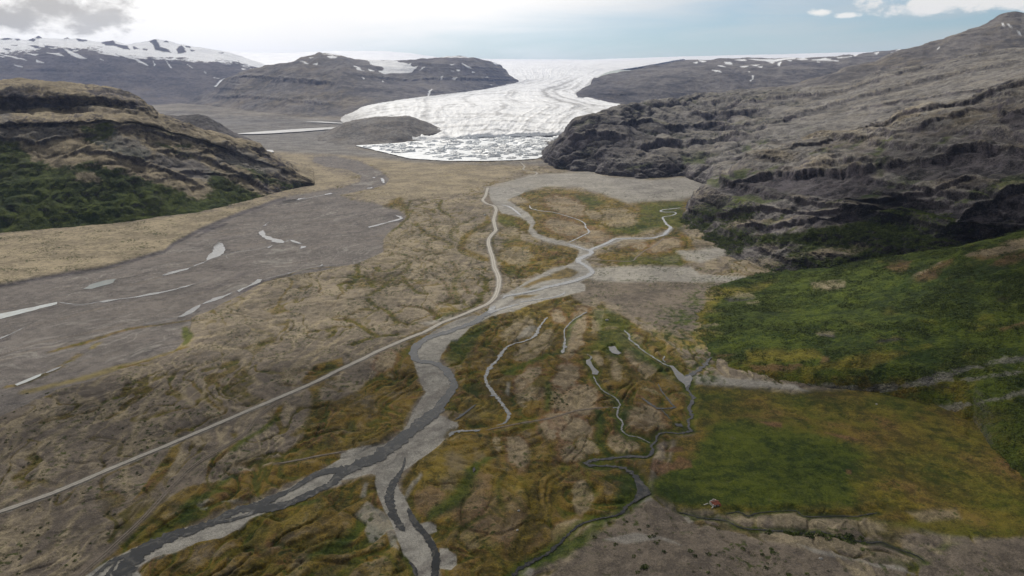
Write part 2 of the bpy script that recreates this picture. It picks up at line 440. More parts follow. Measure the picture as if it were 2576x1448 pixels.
STREAMS = [
 ('E 1555,940,3 1520,980,2 1490,1020,3 1470,1065,4 1440,1095,3.5 1380,1120,2.5 1300,1140,2 1250,1165,3 1215,1200,3.5 1180,1260,4 1130,1310,4.5 1098,1355,3.5 1090,1400,3 1095,1430,3 I 1145,70,5 1185,110,4 1220,160,3 1245,195,3 1262,230,3 1245,280,2.5 1180,315,2.5 1080,345,3 960,352,3.5 860,358,4 815,395,4'),
 ('I 1020,150,1 940,212,2 860,268,3'),
 ('E 1855,898,1.5 1790,935,1.5 1750,960,1.5 1700,1010,1.5 1680,1040,1.5 1685,1110,2 1682,1160,3.5 1668,1212,3'),
 ('E 1900,1380,1.5 1930,1440,1.2 I 1980,55,1.2 2060,100,1.2 2098,150,1.3 2088,180,1.6 2080,240,1.6 2122,290,1.6 2112,340,1.6 2160,385,1.3 2240,400,1.3 2330,445,1.3'),
 ('E 2130,1035,2 2172,1080,2 2170,1105,2 2230,1150,2 2270,1190,2 2350,1240,2 2430,1290,2 2485,1310,2.5'),
 ('E 2440,1230,1.3 2425,1255,1.3 2440,1280,1.3'),
 ('E 1865,1262,2 1885,1240,1.5 1850,1215,1'),
 ('J 62,-5,4 45,35,3 72,80,3.5 88,105,3 62,155,4 60,205,3 78,240,3.5 48,280,2.5 58,335,2 70,352,3.5 20,365,2.5 I 2540,370,2 2430,364,2 2380,390,2 2370,430,2.2 2338,460,2.2 2345,510,2.5 2300,545,2.5 2150,545,3 2000,560,3 1890,576,3.5 1848,600,4 1900,612,3.5 2050,620,3 2130,632,3.5 2200,680,4.5 2240,740,5 2262,800,5 2215,875,3 2150,920,2.5 2110,968,2.5 2050,990,2 1900,1020,1.5 1780,1070,1.5 1700,1140,1.5 1640,1200,2 1560,1270,2.5 1450,1330,2.5 1340,1390,2.5 1290,1460,3'),
 ('G 300,1222,1 250,1232,3 200,1262,3 175,1300,4 120,1340,5 60,1372,5 40,1400,4 50,1448,4'),
 ('I 1995,180,2 2050,177,2 2100,176,1.5'),
 ('I 2265,102,1.5 2330,150,3 2380,180,3 2450,182,2 2525,176,3'),
 ('I 2385,-5,1.3 2420,60,1.3 2455,105,1.5 2490,150,1.5 2520,178,2'),
 ('I 2410,190,1 2450,230,1.2 2482,265,1'),
 ('E 1710,378,3 1760,357,3 1830,322,3 1868,300,3.5 1842,262,3 1835,235,3 1780,205,2.5 1700,180,2.5 1600,152,2.5 1500,140,4 1430,122,3 1420,98,2'),
 ('J -30,962,1 60,980,1 120,1000,1 200,1010,1.2 330,1026,1.2 400,1060,1.4 480,1085,1.4 700,1100,1.4 850,1110,1.2 940,1120,1.2 1040,1105,1.2 1200,1150,1.2 1400,1190,1.2 1500,1185,1 1600,1230,1 1750,1280,1 1830,1330,.8'),
 ('J 340,972,.8 430,960,.8 500,992,.8 560,970,.8 650,960,.8 850,950,.8 900,985,.9 980,995,.9 1200,990,.8 1300,995,.8 1380,980,.8 1480,965,.8'),
]
PONDS = [
 'E 2010,1165 2060,1158 2080,1190 2112,1212 2090,1224 2040,1212 2020,1190',
 'E 1845,1265 1870,1258 1892,1300 1915,1330 1942,1355 1930,1376 1890,1372 1880,1330 1845,1290',
 'E 2472,1305 2500,1308 2540,1350 2590,1390 G 60,1375 85,1400 60,1448 J 30,30 G 20,1448 -20,1420 -50,1380 -75,1330',
 'I 2510,300 2560,300 2575,325 2530,322',
 'I 2200,690 2260,740 2310,780 2335,830 2290,850 2210,900 2230,800',
 'I 990,640 1005,625 1015,650 995,672',
]
SAND_WATER = [
 'D 1640,378 1670,385 1692,420 1688,455 1660,480 1600,500 1550,520 1562,480 1600,450 1615,400',
 'D 1975,288 1990,300 1995,325 2060,350 2120,360 2142,375 2130,385 2080,382 2000,355 1955,325 1950,300',
 'D 2175,360 2205,362 2275,388 2250,391 2200,376', 'D 2265,408 2305,408 2297,420 2258,428',
 'D 1985,258 2000,240 2030,222 2024,230 2003,250', 'D 2010,420 2050,402 2045,408 2018,424',
 'D 1215,628 1280,600 1430,570 1415,583 1300,615 1225,631',
 'D -150,950 0,915 200,875 430,828 428,845 340,868 160,915 0,957 -150,990',
 'D 740,830 800,812 960,798 1250,745 1480,688 1400,716 1180,770 960,802 900,808 780,833',
 'D 1335,945 1400,900 1510,845 1500,870 1440,915 1380,938',
 'D 1515,845 1600,800 1750,755 1720,776 1620,820 1530,845',
 'D 1780,745 1890,695 1940,656 1975,658 1960,680 1890,706 1800,753',
 'D 2400,560 2425,542 2430,550 2405,562', 'D 2165,612 2188,606 2180,614 2168,617',
 'D 110,1448 220,1402 312,1366 302,1386 200,1432 130,1458',
 'D 340,1360 400,1330 470,1309 440,1329 350,1364', 'D -10,1100 60,1074 70,1076 0,1108',
 'B 298,1338 320,1342 332,1372 318,1377 306,1358', 'B 230,1330 262,1332 250,1339', 'B 195,1413 238,1407 236,1413 200,1417',
 'E 398,172 450,183 470,200 440,212 380,225 300,247 212,270 204,262 270,246 380,218 445,200 438,190',
 'D 2440,18 2490,8 2500,12 2450,22', 'D 2120,68 2240,52 2300,44 2240,62 2130,74', 
]
SAND_GREY = ['D 622,731 700,690 790,665 876,654 850,685 760,710 690,730']
FAR_WATER = ['A 1765,1004 2000,985 2300,965 2600,950 2600,960 2290,986 2040,1002 1900,1007', 'A 1990,1126 2050,1127 2062,1140 2010,1148',
             'A 2290,914 2420,912 2575,922 2575,928 2400,920']
ROAD = 'E 1105,-30,6 1088,30,6 1068,62,6 1100,90,6 1150,105,6 1168,135,6 1160,170,6 1150,210,6 1158,260,6 1165,290,6 1130,330,6 1110,370,6 1120,430,6 1143,500,6 1155,570,6.5 1180,620,6.5 1190,680,6.5 1180,740,6 1160,790,6 1110,840,5.5 1000,890,5.5 880,940,5 760,985,5 640,1050,5 500,1105,5 300,1190,4.8 150,1265,4.8 0,1335,4.6 H 2350,0,4.5 2100,107,4.5 1900,192,4.4 1700,278,4.3 1450,385,4.3 1200,490,4.2 1000,572,4.2 800,656,4.2 600,742,4.2 400,824,4.2 200,897,4.2 0,965,4.2 -300,1065,4.2 -700,1200,4.2'
TRACKS = [
 'H 2110,128,2 2000,205,2 1920,275,2 1850,370,2 1750,440,2 1600,530,2 1450,625,2 1350,722,2 1250,822,2 1100,990,2 1000,1090,2.2 900,1180,2.4 780,1290,2.6 600,1448,3 500,1530,3',
 'I 1090,352,1 1220,325,1 1380,295,1 1560,265,.9 1700,225,.9 1800,200,.9 2000,178,1',
 'E 1850,515,1.5 2000,516,1.5 2180,522,1.5 2225,490,1.5 2290,440,1.5 2370,400,1.5 2435,340,1.5',
 'H 2600,510,1.4 2400,545,1.4 2200,585,1.4 2065,606,1.2', 
 'B 1350,1218,5 1382,1250,5 1375,1275,5 1470,1295,5 1440,1325,5 1250,1370,5 E 1120,-40,5',
]
HRIV = [world_line(t, 0, 3, 9) for t in RIVERS]
HSTR = [world_line(t, 0, 3, 9) for t in STREAMS]
for L in HSTR: L[:, 2] *= 0.82
LROAD = world_line(ROAD)
LTRK = [world_line(t) for t in TRACKS]

# ================================================================ valley floor
U = np.concatenate([np.arange(-900, -40, 12.0), np.arange(-40, 2617, 2.1), np.arange(2620, 5200, 14.0)])
V = np.concatenate([np.arange(2600, 1490, -14.0), np.arange(1490, 420, -1.75), np.arange(420, 262, -1.25)])
UU, VV = np.meshgrid(U, V)
gx, gy = on_plane(UU, VV)
gx = gx.ravel(); gy = gy.ravel(); u = UU.ravel(); v = VV.ravel()
npx = len(u)
dist = np.hypot(gx, gy)
pxm = np.hypot(dist, H) / FP                        # metres per survey px, across
sp = 1.8 * pxm * np.hypot(dist, H) / H              # metres per vertex step, in depth
# fields of noise that everything shares
wa = fbm2(gx, gy, 60, 4, 0.55, 1); wb = fbm2(gx, gy, 60, 4, 0.55, 11)
fine = fbm2(gx, gy, 8, 4, 0.65, 21)
mid = fbm2(gx, gy, 34, 4, 0.55, 31)
big = fbm2(gx, gy, 240, 3, 0.5, 41)
wamp = 7.0 * np.clip(0.7 / pxm, 0.3, 1.6)
pt = Paint(npx, BROWN, u, v, (wa * wamp * 1.3, wb * wamp * 0.8))
# streaky abandoned channels: stretched noise along the old flow
def streak(ang, la, lc, warp, seed):
    c, s = math.cos(ang), math.sin(ang)
    X = gx + warp * fbm2(gx, gy, 90, 3, 0.5, seed + 50); Y = gy + warp * fbm2(gx, gy, 90, 3, 0.5, seed + 60)
    a = X * s + Y * c; b = X * c - Y * s
    return perlin2(a / la, b / lc, seed) * 0.62 + perlin2(a / la * 2.3, b / lc * 2.1, seed + 1) * 0.38
fl_near = streak(math.radians(-12), 105, 15, 30, 3)
fl_far = streak(math.radians(4), 110, 30, 55, 9)
nearw = sstep(900, 620, gy)
ridge = 1 - 2.2 * np.abs(fl_near) ; ridge2 = 1 - 2.2 * np.abs(fl_far)
rg = ridge * nearw + ridge2 * (1 - nearw)
jit = fine * 0.055
cA = np.abs(streak(math.radians(-14), 150, 38, 70, 115)) + jit          # long winding channels
cB = np.abs(streak(math.radians(12), 90, 26, 55, 125)) + jit
cC = np.abs(streak(math.radians(-30), 200, 75, 110, 135)) + jit * .7
cD = np.abs(streak(math.radians(-8), 80, 17, 32, 145)) + jit
patch = fbm2(gx, gy, 120, 4, .55, 155)
tanbase = sstep(520, 900, gy) * 0.80
pt.put(TAN, tanbase * sstep(-0.7, 0.0, fine * 0.6 + mid * 0.6 + .2))
thin = sstep(0.17, 0.05, cD) * sstep(-0.25, 0.15, patch) + sstep(0.13, 0.03, cB) * sstep(0.1, -0.3, patch)
pt.put(TAN, np.clip(thin, 0, 1) * sstep(-.5, .1, fine) * nearw * 0.95)
pt.put(TAN, sstep(.15, .5, mid + .5 * fine) * .55 * nearw)
pt.put(BROWN, sstep(0.15, 0.05, cC) * .75 * (1 - nearw)); pt.put(BROWN, sstep(0.10, 0.03, cB) * .6 * (1 - nearw))
pt.put(MOSS, sstep(0.09, 0.02, cA) * .75 * sstep(-.3, .1, patch) * (gx > -460))
pt.put(SHRUB, sstep(0.05, 0.01, cA) * .45 * sstep(-.2, .2, patch) * sstep(-.2, .3, fine) * (gx > -460))
pt.put(MOSS, sstep(0.12, 0.04, cC) * .55 * sstep(0, .4, patch) * (gx > -300) * (gy > 600))
CH = ['160,75 300,100 450,90 600,55 750,40', '530,60 490,130 500,190 450,240 380,290 280,335', '555,235 600,280 690,320 780,355 840,400 780,430', '700,240 720,280 690,310', '1010,180 940,220 860,260 820,330 870,370',
      '1060,240 990,290 930,340 890,390 900,440 970,480 1060,510 1140,520', '310,440 420,460 520,490 600,505 700,520 780,560 830,620', '520,530 500,570 430,620 380,660 260,740 210,780', '440,610 480,660 560,740 640,760', '830,520 870,560 860,620 920,680 960,760',
      '1020,760 1040,800 1000,850 930,880', '200,800 240,850 330,880 400,950 450,980 540,990', '640,430 660,380 720,350', '1040,620 1100,650 1090,720 1050,780', '760,60 740,110 790,160 850,190', '1200,560 1210,600 1300,640 1380,640', '930,590 870,650 850,740 880,840', '270,560 300,590 370,580 500,520', '740,640 800,700 820,790 760,840',
      '0,420 100,500 130,600 60,720', '60,620 200,640 250,720', '450,850 600,870 700,900 720,950', '1150,300 1140,420 1180,520', '1250,420 1330,400 1400,440 1380,500', '1500,430 1560,470 1600,540', '100,1150 250,1100 420,1060', '30,950 150,1000 260,1090', '600,640 640,580 720,560']
chan = np.full(npx, 99.0, F32)
for k, t in enumerate(CH):
    L = world_line('E ' + t, 0, 3.0, 4)
    i, d = line_dist(gx + wa * 5, gy + wb * 7, L, 60); chan[i] = np.minimum(chan[i], d)
    pt.put(BROWN, sstep(9, 2, d) * .45, i)
    pt.put(MOSS if k % 3 else RUST, sstep(3.5, 0, d + fine[i] * 3) * .85, i)
    pt.put(SHRUB, sstep(2.5, -.5, d + fine[i] * 6) * .55, i)
# pale terraces
pt.poly(TAN, 'F -300,640 0,590 200,575 420,546 560,528 640,515 690,498 695,500 669,512 585,541 495,578 434,611 414,628 261,670 90,697 0,714 -300,760', 4, 0.92)
pt.poly(TAN, 'F 700,380 760,385 800,420 850,440 890,445 840,470 780,470 740,440', 5, .9)
pt.poly(TAN, 'F 860,392 960,392 1100,410 1250,415 1330,425 1240,450 1180,480 1080,495 980,500 880,490 960,470 985,450 960,425 900,400', 6, 0.8)
pt.poly(TAN, 'E 330,330 560,230 900,180 1080,240 1050,500 900,760 700,760 300,560', 30, 0.35)
# far flats behind the hill
pt.put(SCREE, sstep(2500, 3100, gy) * (gx < 400))
pt.poly(SCREE, 'F 560,330 860,300 860,370 1000,385 1040,400 1200,410 1380,400 1380,412 1250,414 1050,408 900,392 760,385 680,380 610,350', 6, 0.9)
# wide sandur plain
SANDP = 'F 790,393 840,391 900,403 955,427 980,448 968,464 905,478 855,489 885,501 950,510 1005,526 1020,542 1003,562 985,575 965,598 965,632 900,660 820,676 730,692 655,708 600,738 530,778 482,797 476,836 435,882 334,918 234,951 150,976 84,1005 0,1044 -300,1150 -900,1400 -900,700 -300,745 0,712 90,695 261,668 414,625 434,608 495,575 585,538 669,508 695,498 780,482 861,470 905,455 908,440 872,424 820,418 785,404'
i_s, d_s = poly_sd(pt.u + wa * wamp * 0.5, pt.v + wb * wamp * 0.3, pts(SANDP), 60)
sand = np.zeros(npx, F32); sand[i_s] = sstep(-2.2, 2.2, d_s)
sandd = np.full(npx, -60.0, F32); sandd[i_s] = d_s
pt.put(SANDUR, sand * 0.97)
lane = streak(math.radians(42), 220, 14, 30, 33)
pt.put(BROWN, sand * sstep(0.15, 0.6, lane + .3 * fine) * 0.6)
pt.put(PALE, sand * sstep(0.2, 0.7, -lane + .3 * fine + .3 * mid) * 0.22)
lane2 = np.abs(streak(math.radians(50), 320, 24, 45, 233))
pt.put(ROCK, sand * sstep(.055, .015, lane2 + jit * .5) * .45 * sstep(-.2, .3, patch))
pt.put(PALE, sand * sstep(.05, .015, np.abs(streak(math.radians(38), 300, 30, 50, 243)) + jit * .5) * .5 * sstep(.3, -.2, patch))
pt.put(ROCK, sand * sstep(0.93, 1.0, 1 - np.abs(streak(math.radians(42), 260, 30, 35, 37)) * 1.5) * 0.4)
pt.put(ROCK, sand * sstep(7, 1, np.abs(sandd - 3)) * 0.75 * ((v < 730) & (u < 720)))
pt.poly(ROCK, ['D 1520,285 1600,250 1710,222 1690,247 1580,287 1530,302', 'D 1465,325 1540,300 1480,335', 'D 1885,150 1990,112 1960,130', 'D 2060,78 2230,56 2100,84'], 3, 0.85)
# margins of moss round the sandur
def band(txt, cls, wid, amt=0.9, soft=2.0):
    L = world_line(txt, 0, wid, 4)
    i, d = line_dist(gx + wa * 4, gy + wb * 4, L, 40)
    pt.put(cls, sstep(soft, -soft, d + fine[i] * wid * 0.5) * amt, i)
band('D 1430,950,4 1200,985,4 1000,1010,6 800,1065,6 640,1120,9 500,1155,8 380,1190,4', MOSS, 6, .8, 3)
band('D 1390,1000,4 1410,1080,8 1380,1150,7 1250,1205,8 1050,1270,10 900,1300,12 700,1360,12 450,1430,10 H 200,40,10', YELLOW, 6, .55, 4)
band('D 1390,1010,6 1415,1080,9 1380,1150,5', GRASS, 6, .8, 2)
band('D 1390,1170,4 1250,1215,5 1050,1275,5 900,1305,5', MOSS, 6, .9, 2)
band('D 700,1160,5 740,1120,5', YELLOW, 6, .6, 2); band('D 590,1210,6 500,1270,5 350,1350,5 180,1420,6 60,1448,6', MOSS, 6, .7, 3)
band('D 1960,680,3 2150,620,3 2300,570,3 2575,550,3', MOSS, 3, .7, 3)
band('D 2160,640,3 2200,690,3 2120,790,3 2080,880,3', MOSS, 3, .8, 2)
band('D 2060,950,4 1990,1080,4 1900,1180,5', TAN, 5, .8, 3)
for t in ['H 1240,0,3 1110,130,4 1040,300,5 990,430,5 900,550,4', 'H 780,180,3 620,260,4 420,380,5 250,500,7 60,590,8', 'H 300,120,3 320,250,3 345,350,3', 'H 430,80,3 400,200,4 390,330,4',
          'H 800,60,3 840,180,3 960,240,4', 'H 1380,0,4 1400,90,4 1480,180,4', 'H 1560,40,3 1540,110,4 1640,200,4 1600,260,3', 'H 160,350,3 110,480,3 0,560,4', 'H 720,450,2 640,560,3 580,640,3',
          'H 330,640,4 270,750,4 120,850,5 0,920,5', 'H 950,620,3 920,740,4 980,850,4', 'H 620,780,3 560,900,3 480,960,2', 'H 600,960,3 520,1050,4 470,1150,4 400,1250,4 280,1340,4 150,1448,4',
          'H 340,1000,3 330,1080,3 200,1140,3', 'H 270,880,2 280,950,2', 'H 2130,140,4 2180,250,5', 'H 1400,430,10 1480,400,14 1540,430,12', 'H 1380,520,8 1290,680,8', 'H 1700,330,4 1660,430,4',
          'H 2000,500,5 1850,560,6 1720,640,5', 'H 0,400,5 130,300,3 220,200,3', 'H 700,300,3 780,200,5 680,100,4', 'D 1400,1380,4 1540,1300,6 1700,1230,5', 'D 700,1448,6 780,1390,4 900,1370,3',
          'D 2575,1100,6 2300,1250,8 2150,1400,8', 'D 2575,930,6 2350,1000,7 2200,1130,6', 'D 1850,1270,3 1880,1360,4 1950,1448,4', 'D 1450,1000,5 1700,900,8 1950,720,8', 'D 1460,1100,4 1600,1080,6 1750,1050,6']:
    band(t, TAN, 5, .8, 2.2)
# ---- moss and grass lands
MOSSP = [
 'F 1040,862 985,905 960,930 900,985 850,1005 790,1010 785,1060 760,1100 700,1150 700,1165 820,1150 950,1118 1000,1080 1040,1020 1068,985 1045,960 1042,900',
 'F 960,1120 850,1160 740,1205 640,1250 540,1290 450,1330 330,1395 240,1448 215,1448 290,1390 330,1340 375,1285 430,1255 480,1225 560,1215 600,1195 690,1160 800,1140',
 'F 340,1460 360,1422 420,1388 500,1362 560,1352 640,1300 700,1270 800,1238 900,1208 950,1200 955,1230 970,1280 1000,1350 1030,1400 1045,1448 1050,1600 300,1600',
 'F 1240,790 1300,760 1440,750 1500,790 1560,790 1620,830 1700,880 1750,950 1745,1090 1655,1110 1640,1180 1620,1260 1500,1300 1380,1380 1300,1448 1280,1600 1110,1600 1110,1448 1090,1370 1060,1330 1020,1270 1010,1210 1060,1150 1130,1090 1150,1060 1115,1040 1142,980 1140,930 1112,900 1130,860 1180,820',
 'H 2120,150 2100,260 2000,330 1850,430 1740,530 1600,650 1560,700 1600,580 1780,450 1930,380 2050,250 2080,160',
 'H 1420,420 1350,530 1250,690 1150,790 1010,880 1080,780 1200,600 1330,460', 'H 1340,350 1500,310 1440,350 1330,400', 'H 1530,110 1570,105 1650,180 1640,200',
 'F 790,1000 760,960 790,920 860,900 870,930 820,960', 'F 1000,850 1060,830 1180,790 1190,800 1090,840 1040,870', 'E 740,880 850,860 900,900 760,960 700,960',
 'E 1180,180 1350,180 1420,230 1400,290 1200,240', 'E 450,30 500,130 320,100', 'E 880,430 900,330 1060,240 1100,180 1150,230 1100,260 960,330 920,420 1130,510 1140,540 1000,480',
 'E 560,220 600,260 640,310 780,360 700,350 600,300', 'E 1200,540 1220,600 1400,640 1600,560 1780,520 1790,440 1700,400 1500,400 1350,350 1200,380 1250,450',
 'E 1200,540 1340,640 1500,600 1700,540 1500,560', 'E 2000,880 1500,830 1700,760 1850,900',
 'F 1300,480 1420,476 1560,500 1640,506 1750,500 1730,560 1690,575 1600,588 1500,600 1400,608 1335,590 1290,560 1250,545 1255,520 1330,508',
 'F 1500,640 1640,600 1700,570 1740,600 1760,660 1640,665 1520,665', 'E 1350,700 1500,640 1690,570 1800,600 1750,640 1540,680 1400,712',
]
mossn = sstep(-0.75, 0.05, mid * 0.8 + fine * 0.5)
pt.poly(MOSS, MOSSP, 5, mossn * 0.9 + 0.08)
tile_n = fbm2(gx, gy, 22, 4, 0.6, 71)
# tan and yellow mounds inside the moss
def ell(cls, lst, amt=0.85, soft=0.16):
    for t in lst:
        T, cx, cy, rx, ry, rot = t
        ox, oy = TILE[T][0] / 1.51009, TILE[T][1] / 1.51009
        cx, cy, rx, ry = ox + cx * K, oy + cy * K, rx * K, ry * K
        c, s = math.cos(math.radians(rot)), math.sin(math.radians(rot))
        R = max(rx, ry) * 1.8
        idx = np.nonzero((np.abs(pt.uw - cx) < R) & (np.abs(pt.vw - cy) < R))[0]
        x = pt.uw[idx] - cx; y = pt.vw[idx] - cy
        r = np.hypot((x * c + y * s) / rx, (-x * s + y * c) / ry)
        r = r + tile_n[idx] * 0.5 + fine[idx] * 0.28
        if cls == TAN: pt.put(RUST if int(cx) % 2 else MOSS, sstep(1.5, 1.1, r) * .6, idx)
        pt.put(cls, sstep(1 + soft, 1 - soft, r) * amt * (1 - .45 * sstep(.1, .5, wa[idx] + fine[idx])), idx)
ell(TAN, [('I', 1180, 465, 30, 60, -15), ('I', 1340, 530, 75, 130, -25), ('I', 1380, 60, 60, 110, 30), ('I', 1450, 60, 130, 60, 0), ('I', 1740, 110, 190, 120, 10), ('I', 1700, 340, 190, 100, 25), ('I', 1730, 520, 110, 60, 15), ('I', 2110, 460, 130, 70, 10), ('I', 2280, 260, 150, 90, 15), ('I', 1850, 480, 90, 50, 20), ('I', 1820, 850, 90, 120, 20), ('I', 1700, 1080, 130, 70, -30), ('I', 1550, 370, 60, 90, -20),
          ('E', 1450, 1160, 170, 80, -35), ('E', 1330, 1030, 140, 60, -35), ('E', 1760, 1080, 70, 180, 20), ('E', 1930, 970, 40, 100, 15), ('E', 1940, 1260, 40, 60, 0), ('E', 2060, 1330, 60, 110, -20), ('E', 2230, 1250, 110, 60, 30), ('E', 1400, 1390, 100, 50, -40), ('E', 1700, 1390, 90, 90, 0), ('E', 340, 1270, 90, 55, -35), ('E', 1640, 930, 50, 50, 0), ('E', 600, 1230, 10, 10, 0), ('E', 2300, 1340, 60, 60, 0), ('E', 1900, 180, 50, 25, 0),
          ('E', 1700, 110, 150, 60, 15), ('E', 2080, 190, 150, 70, 10), ('E', 1900, 170, 60, 40, 20), ('E', 1700, 270, 160, 60, 15), ('E', 2330, 285, 110, 22, -15), ('E', 1920, 330, 100, 45, 10), ('E', 2440, 400, 110, 40, -10), ('E', 2470, 500, 90, 25, 0), ('E', 1330, 480, 120, 70, 0), ('E', 2250, 400, 60, 20, 0), ('E', 1270, 300, 70, 40, 0)], 0.78)
ell(YELLOW, [('I', 740, 700, 170, 280, 32), ('I', 1080, 200, 150, 90, 15), ('I', 1000, 750, 150, 230, 20), ('I', 1200, 1000, 260, 200, 0), ('I', 1150, 1250, 200, 160, 0), ('I', 1600, 1150, 150, 70, -35), ('I', 1300, 760, 120, 80, 0), ('E', 1400, 890, 130, 60, -20), ('H', 2300, 1300, 200, 90, -35), ('H', 2100, 1060, 200, 60, -35), ('H', 1450, 1210, 150, 20, -15), ('H', 1060, 990, 160, 90, -30), ('I', 450, 1420, 200, 80, 0), ('I', 250, 350, 300, 50, -25), ('H', 2300, 1000, 160, 60, -30)], 0.42, 0.6)
ell(BROWN, [('I', 860, 600, 70, 90, -20), ('I', 1750, 510, 60, 30, 15), ('I', 1000, 1080, 150, 60, -30), ('I', 820, 760, 60, 80, 20), ('H', 2250, 1340, 100, 40, -35), ('H', 2120, 1200, 130, 25, -35), ('I', 1300, 1150, 90, 90, 0), ('I', 1000, 1220, 60, 30, 0)], 0.55, 0.5)
ell(TAN, [('I', 1250, 1050, 200, 150, 20), ('I', 1230, 900, 120, 90, 10), ('I', 1000, 880, 90, 160, 25), ('I', 700, 900, 110, 90, 30), ('I', 1620, 300, 60, 50, 0)], .35, .6)
pt.put(PALE, 0 * u)
inm = pt.w[:, MOSS].copy()
mo = sstep(.1, .42, cA) * sstep(.06, .28, cB)
pt.put(TAN, inm * mo * sstep(-.15, .35, mid + .4 * fine + .3 * wb) * .62)
pt.put(YELLOW, inm * mo * sstep(-.1, .4, wa - .2 * fine) * .5)
pt.put(RUST, inm * sstep(.18, .07, cA) * sstep(-.2, .3, mid) * .8)
pt.put(SHRUB, inm * sstep(.3, .6, fine + .4 * mid) * .5)
pt.put(MOSS, inm * sstep(.14, .05, cB) * .8)
pt.put(GRASS, inm * sstep(.085, .03, cB) * .55 * sstep(-.3, .2, patch))
pt.put(GRASS, inm * sstep(.08, .03, cA) * .45)
pt.put(SHRUB, inm * sstep(.05, .015, cB) * .6)
for k, t in enumerate(['I 1110,340,2 1180,360,2 1330,330,2 1450,320,2', 'I 1490,330,3 1520,400,3 1560,470,3 1600,560,4', 'I 1240,680,3 1190,740,3 1190,840,4 1230,950,3', 'I 1240,830,2 1320,890,2 1370,960,2', 'I 1340,700,3 1380,780,3 1400,880,3 1440,960,3', 'I 1600,640,3 1680,720,3 1750,720,3',
                       'I 1870,620,2 1870,720,2 1900,790,3 1940,850,3', 'I 1100,400,3 1130,480,3 1180,560,3 1180,640,3', 'I 1910,200,3 1960,280,3 1970,380,3', 'E 1290,930,2 1380,990,2 1480,1010,2', 'E 1440,890,3 1445,940,3 1500,1000,3', 'E 1370,1000,2 1330,1080,2 1290,1140,2', 'I 760,1080,3 900,1100,3 980,1050,3 1100,980,2', 'I 1400,1000,3 1370,1150,4 1300,1300,4', 'I 1080,1200,3 1200,1330,3 1240,1400,3',
                       'E 2070,1240,3 2010,1300,3 2030,1400,3', 'E 1990,1180,3 2000,1280,3', 'E 2180,1330,3 2260,1400,4 2350,1440,4', 'I 250,1250,3 350,1300,3 420,1400,4', 'H 2575,1330,3 2400,1420,3', 'H 2200,880,3 2000,1010,4 1750,1150,4', 'E 1300,1250,3 1420,1200,3 1560,1130,3 1600,1080,3']):
    band(t, RUST if k % 2 else MOSS, 3, .85, 3.5); band(t, SHRUB if k % 3 else GRASS, 1.5, .6, 2)
# dark wet channels through the moss, some green
for t, cls, wd in [('I 1430,480,6 1440,620,6 1400,720,7 1430,850,8 1440,980,9 1400,1100,9 1360,1250,8 1330,1400,7', MOSS, 6), ('I 1130,560,5 1010,620,7 960,760,9 860,880,10 760,960,10 680,1010,6', GRASS, 8), ('I 1580,430,4 1560,620,5 1600,760,6 1600,900,6 1500,1040,6 1420,1180,7', MOSS, 6),
                   ('I 1950,210,4 1960,330,6 1930,430,6 1990,520,5', GRASS, 5), ('I 2050,130,4 2130,250,4', GRASS, 4), ('I 2170,170,5 2110,300,6 2150,400,6 2300,440,5', GRASS, 5), ('I 1570,0,4 1560,130,5 1540,210,4', GRASS, 5), ('I 1680,440,3 1600,600,4', RUST, 3),
                   ('E 1230,1350,7 1400,1290,7 1560,1230,7 1660,1210,5 1690,1130,4 1740,980,5 1800,930,6', GRASS, 6), ('E 1960,1200,3 2010,1300,5 1980,1400,5', MOSS, 5), ('E 2120,1230,4 2140,1330,5 2200,1420,5', MOSS, 5), ('E 2450,1330,5 2350,1400,5', MOSS, 5), ('E 2200,1180,6 2350,1290,6 2450,1380,5', GRASS, 6),
                   ('H 1780,500,5 1850,420,6 1990,340,5 2080,260,5', GRASS, 4), ('H 1640,820,6 1450,900,9 1400,1000,8', GRASS, 8), ('H 1750,700,5 1620,800,5', GRASS, 5), ('H 2300,1200,7 2050,1330,8 1800,1448,8', MOSS, 6), ('H 2575,1180,6 2350,1300,6', GRASS, 5), ('I 0,1210,6 150,1050,6', GRASS, 5), ('I 470,1290,3 520,1370,4 540,1448,4', GRASS, 3), ('H 1900,1000,6 2100,920,6 2400,880,5', GRASS, 5),
                   ('I 1780,1230,5 1860,1130,6 2000,1020,5 2100,1000,4', GRASS, 5), ('I 1340,1420,5 1500,1340,8 1650,1270,9 1780,1180,6', GRASS, 6), ('I 1980,720,4 2150,720,10 2150,850,10 2100,900,8', GRASS, 8), ('E 1560,940,5 1450,900,4 1440,950,4', MOSS, 4), ('H 2380,60,5 2360,180,6 2340,300,7 2230,380,5', MOSS, 5)]:
    band(t, cls, wd, .85, 3.5)
    band(t, SHRUB, wd, .22, 2)
pt.poly(GRASS, ['E 1900,900 2000,880 2100,930 2180,1000 2120,1050 2180,1150 2260,1220 2400,1300 2480,1380 2575,1440 2450,1400 2300,1300 2160,1210 1900,1200 1860,1180 1950,1100', 'E 850,1100 1000,1040 1080,980 1120,1000 900,1300 790,1280', 'E 2250,90 2575,60 2575,280 2450,250 2400,270 2200,310 2000,300 2050,260 2200,250 2250,200',
                'E 1750,30 1900,30 2000,90 1870,110', 'E 720,960 850,900 880,900 800,950', 'E 2100,500 2575,460 2575,550 2100,550', 'E 1180,185 1300,200 1330,260 1190,230'], 8, 0.62 * mossn + 0.1)
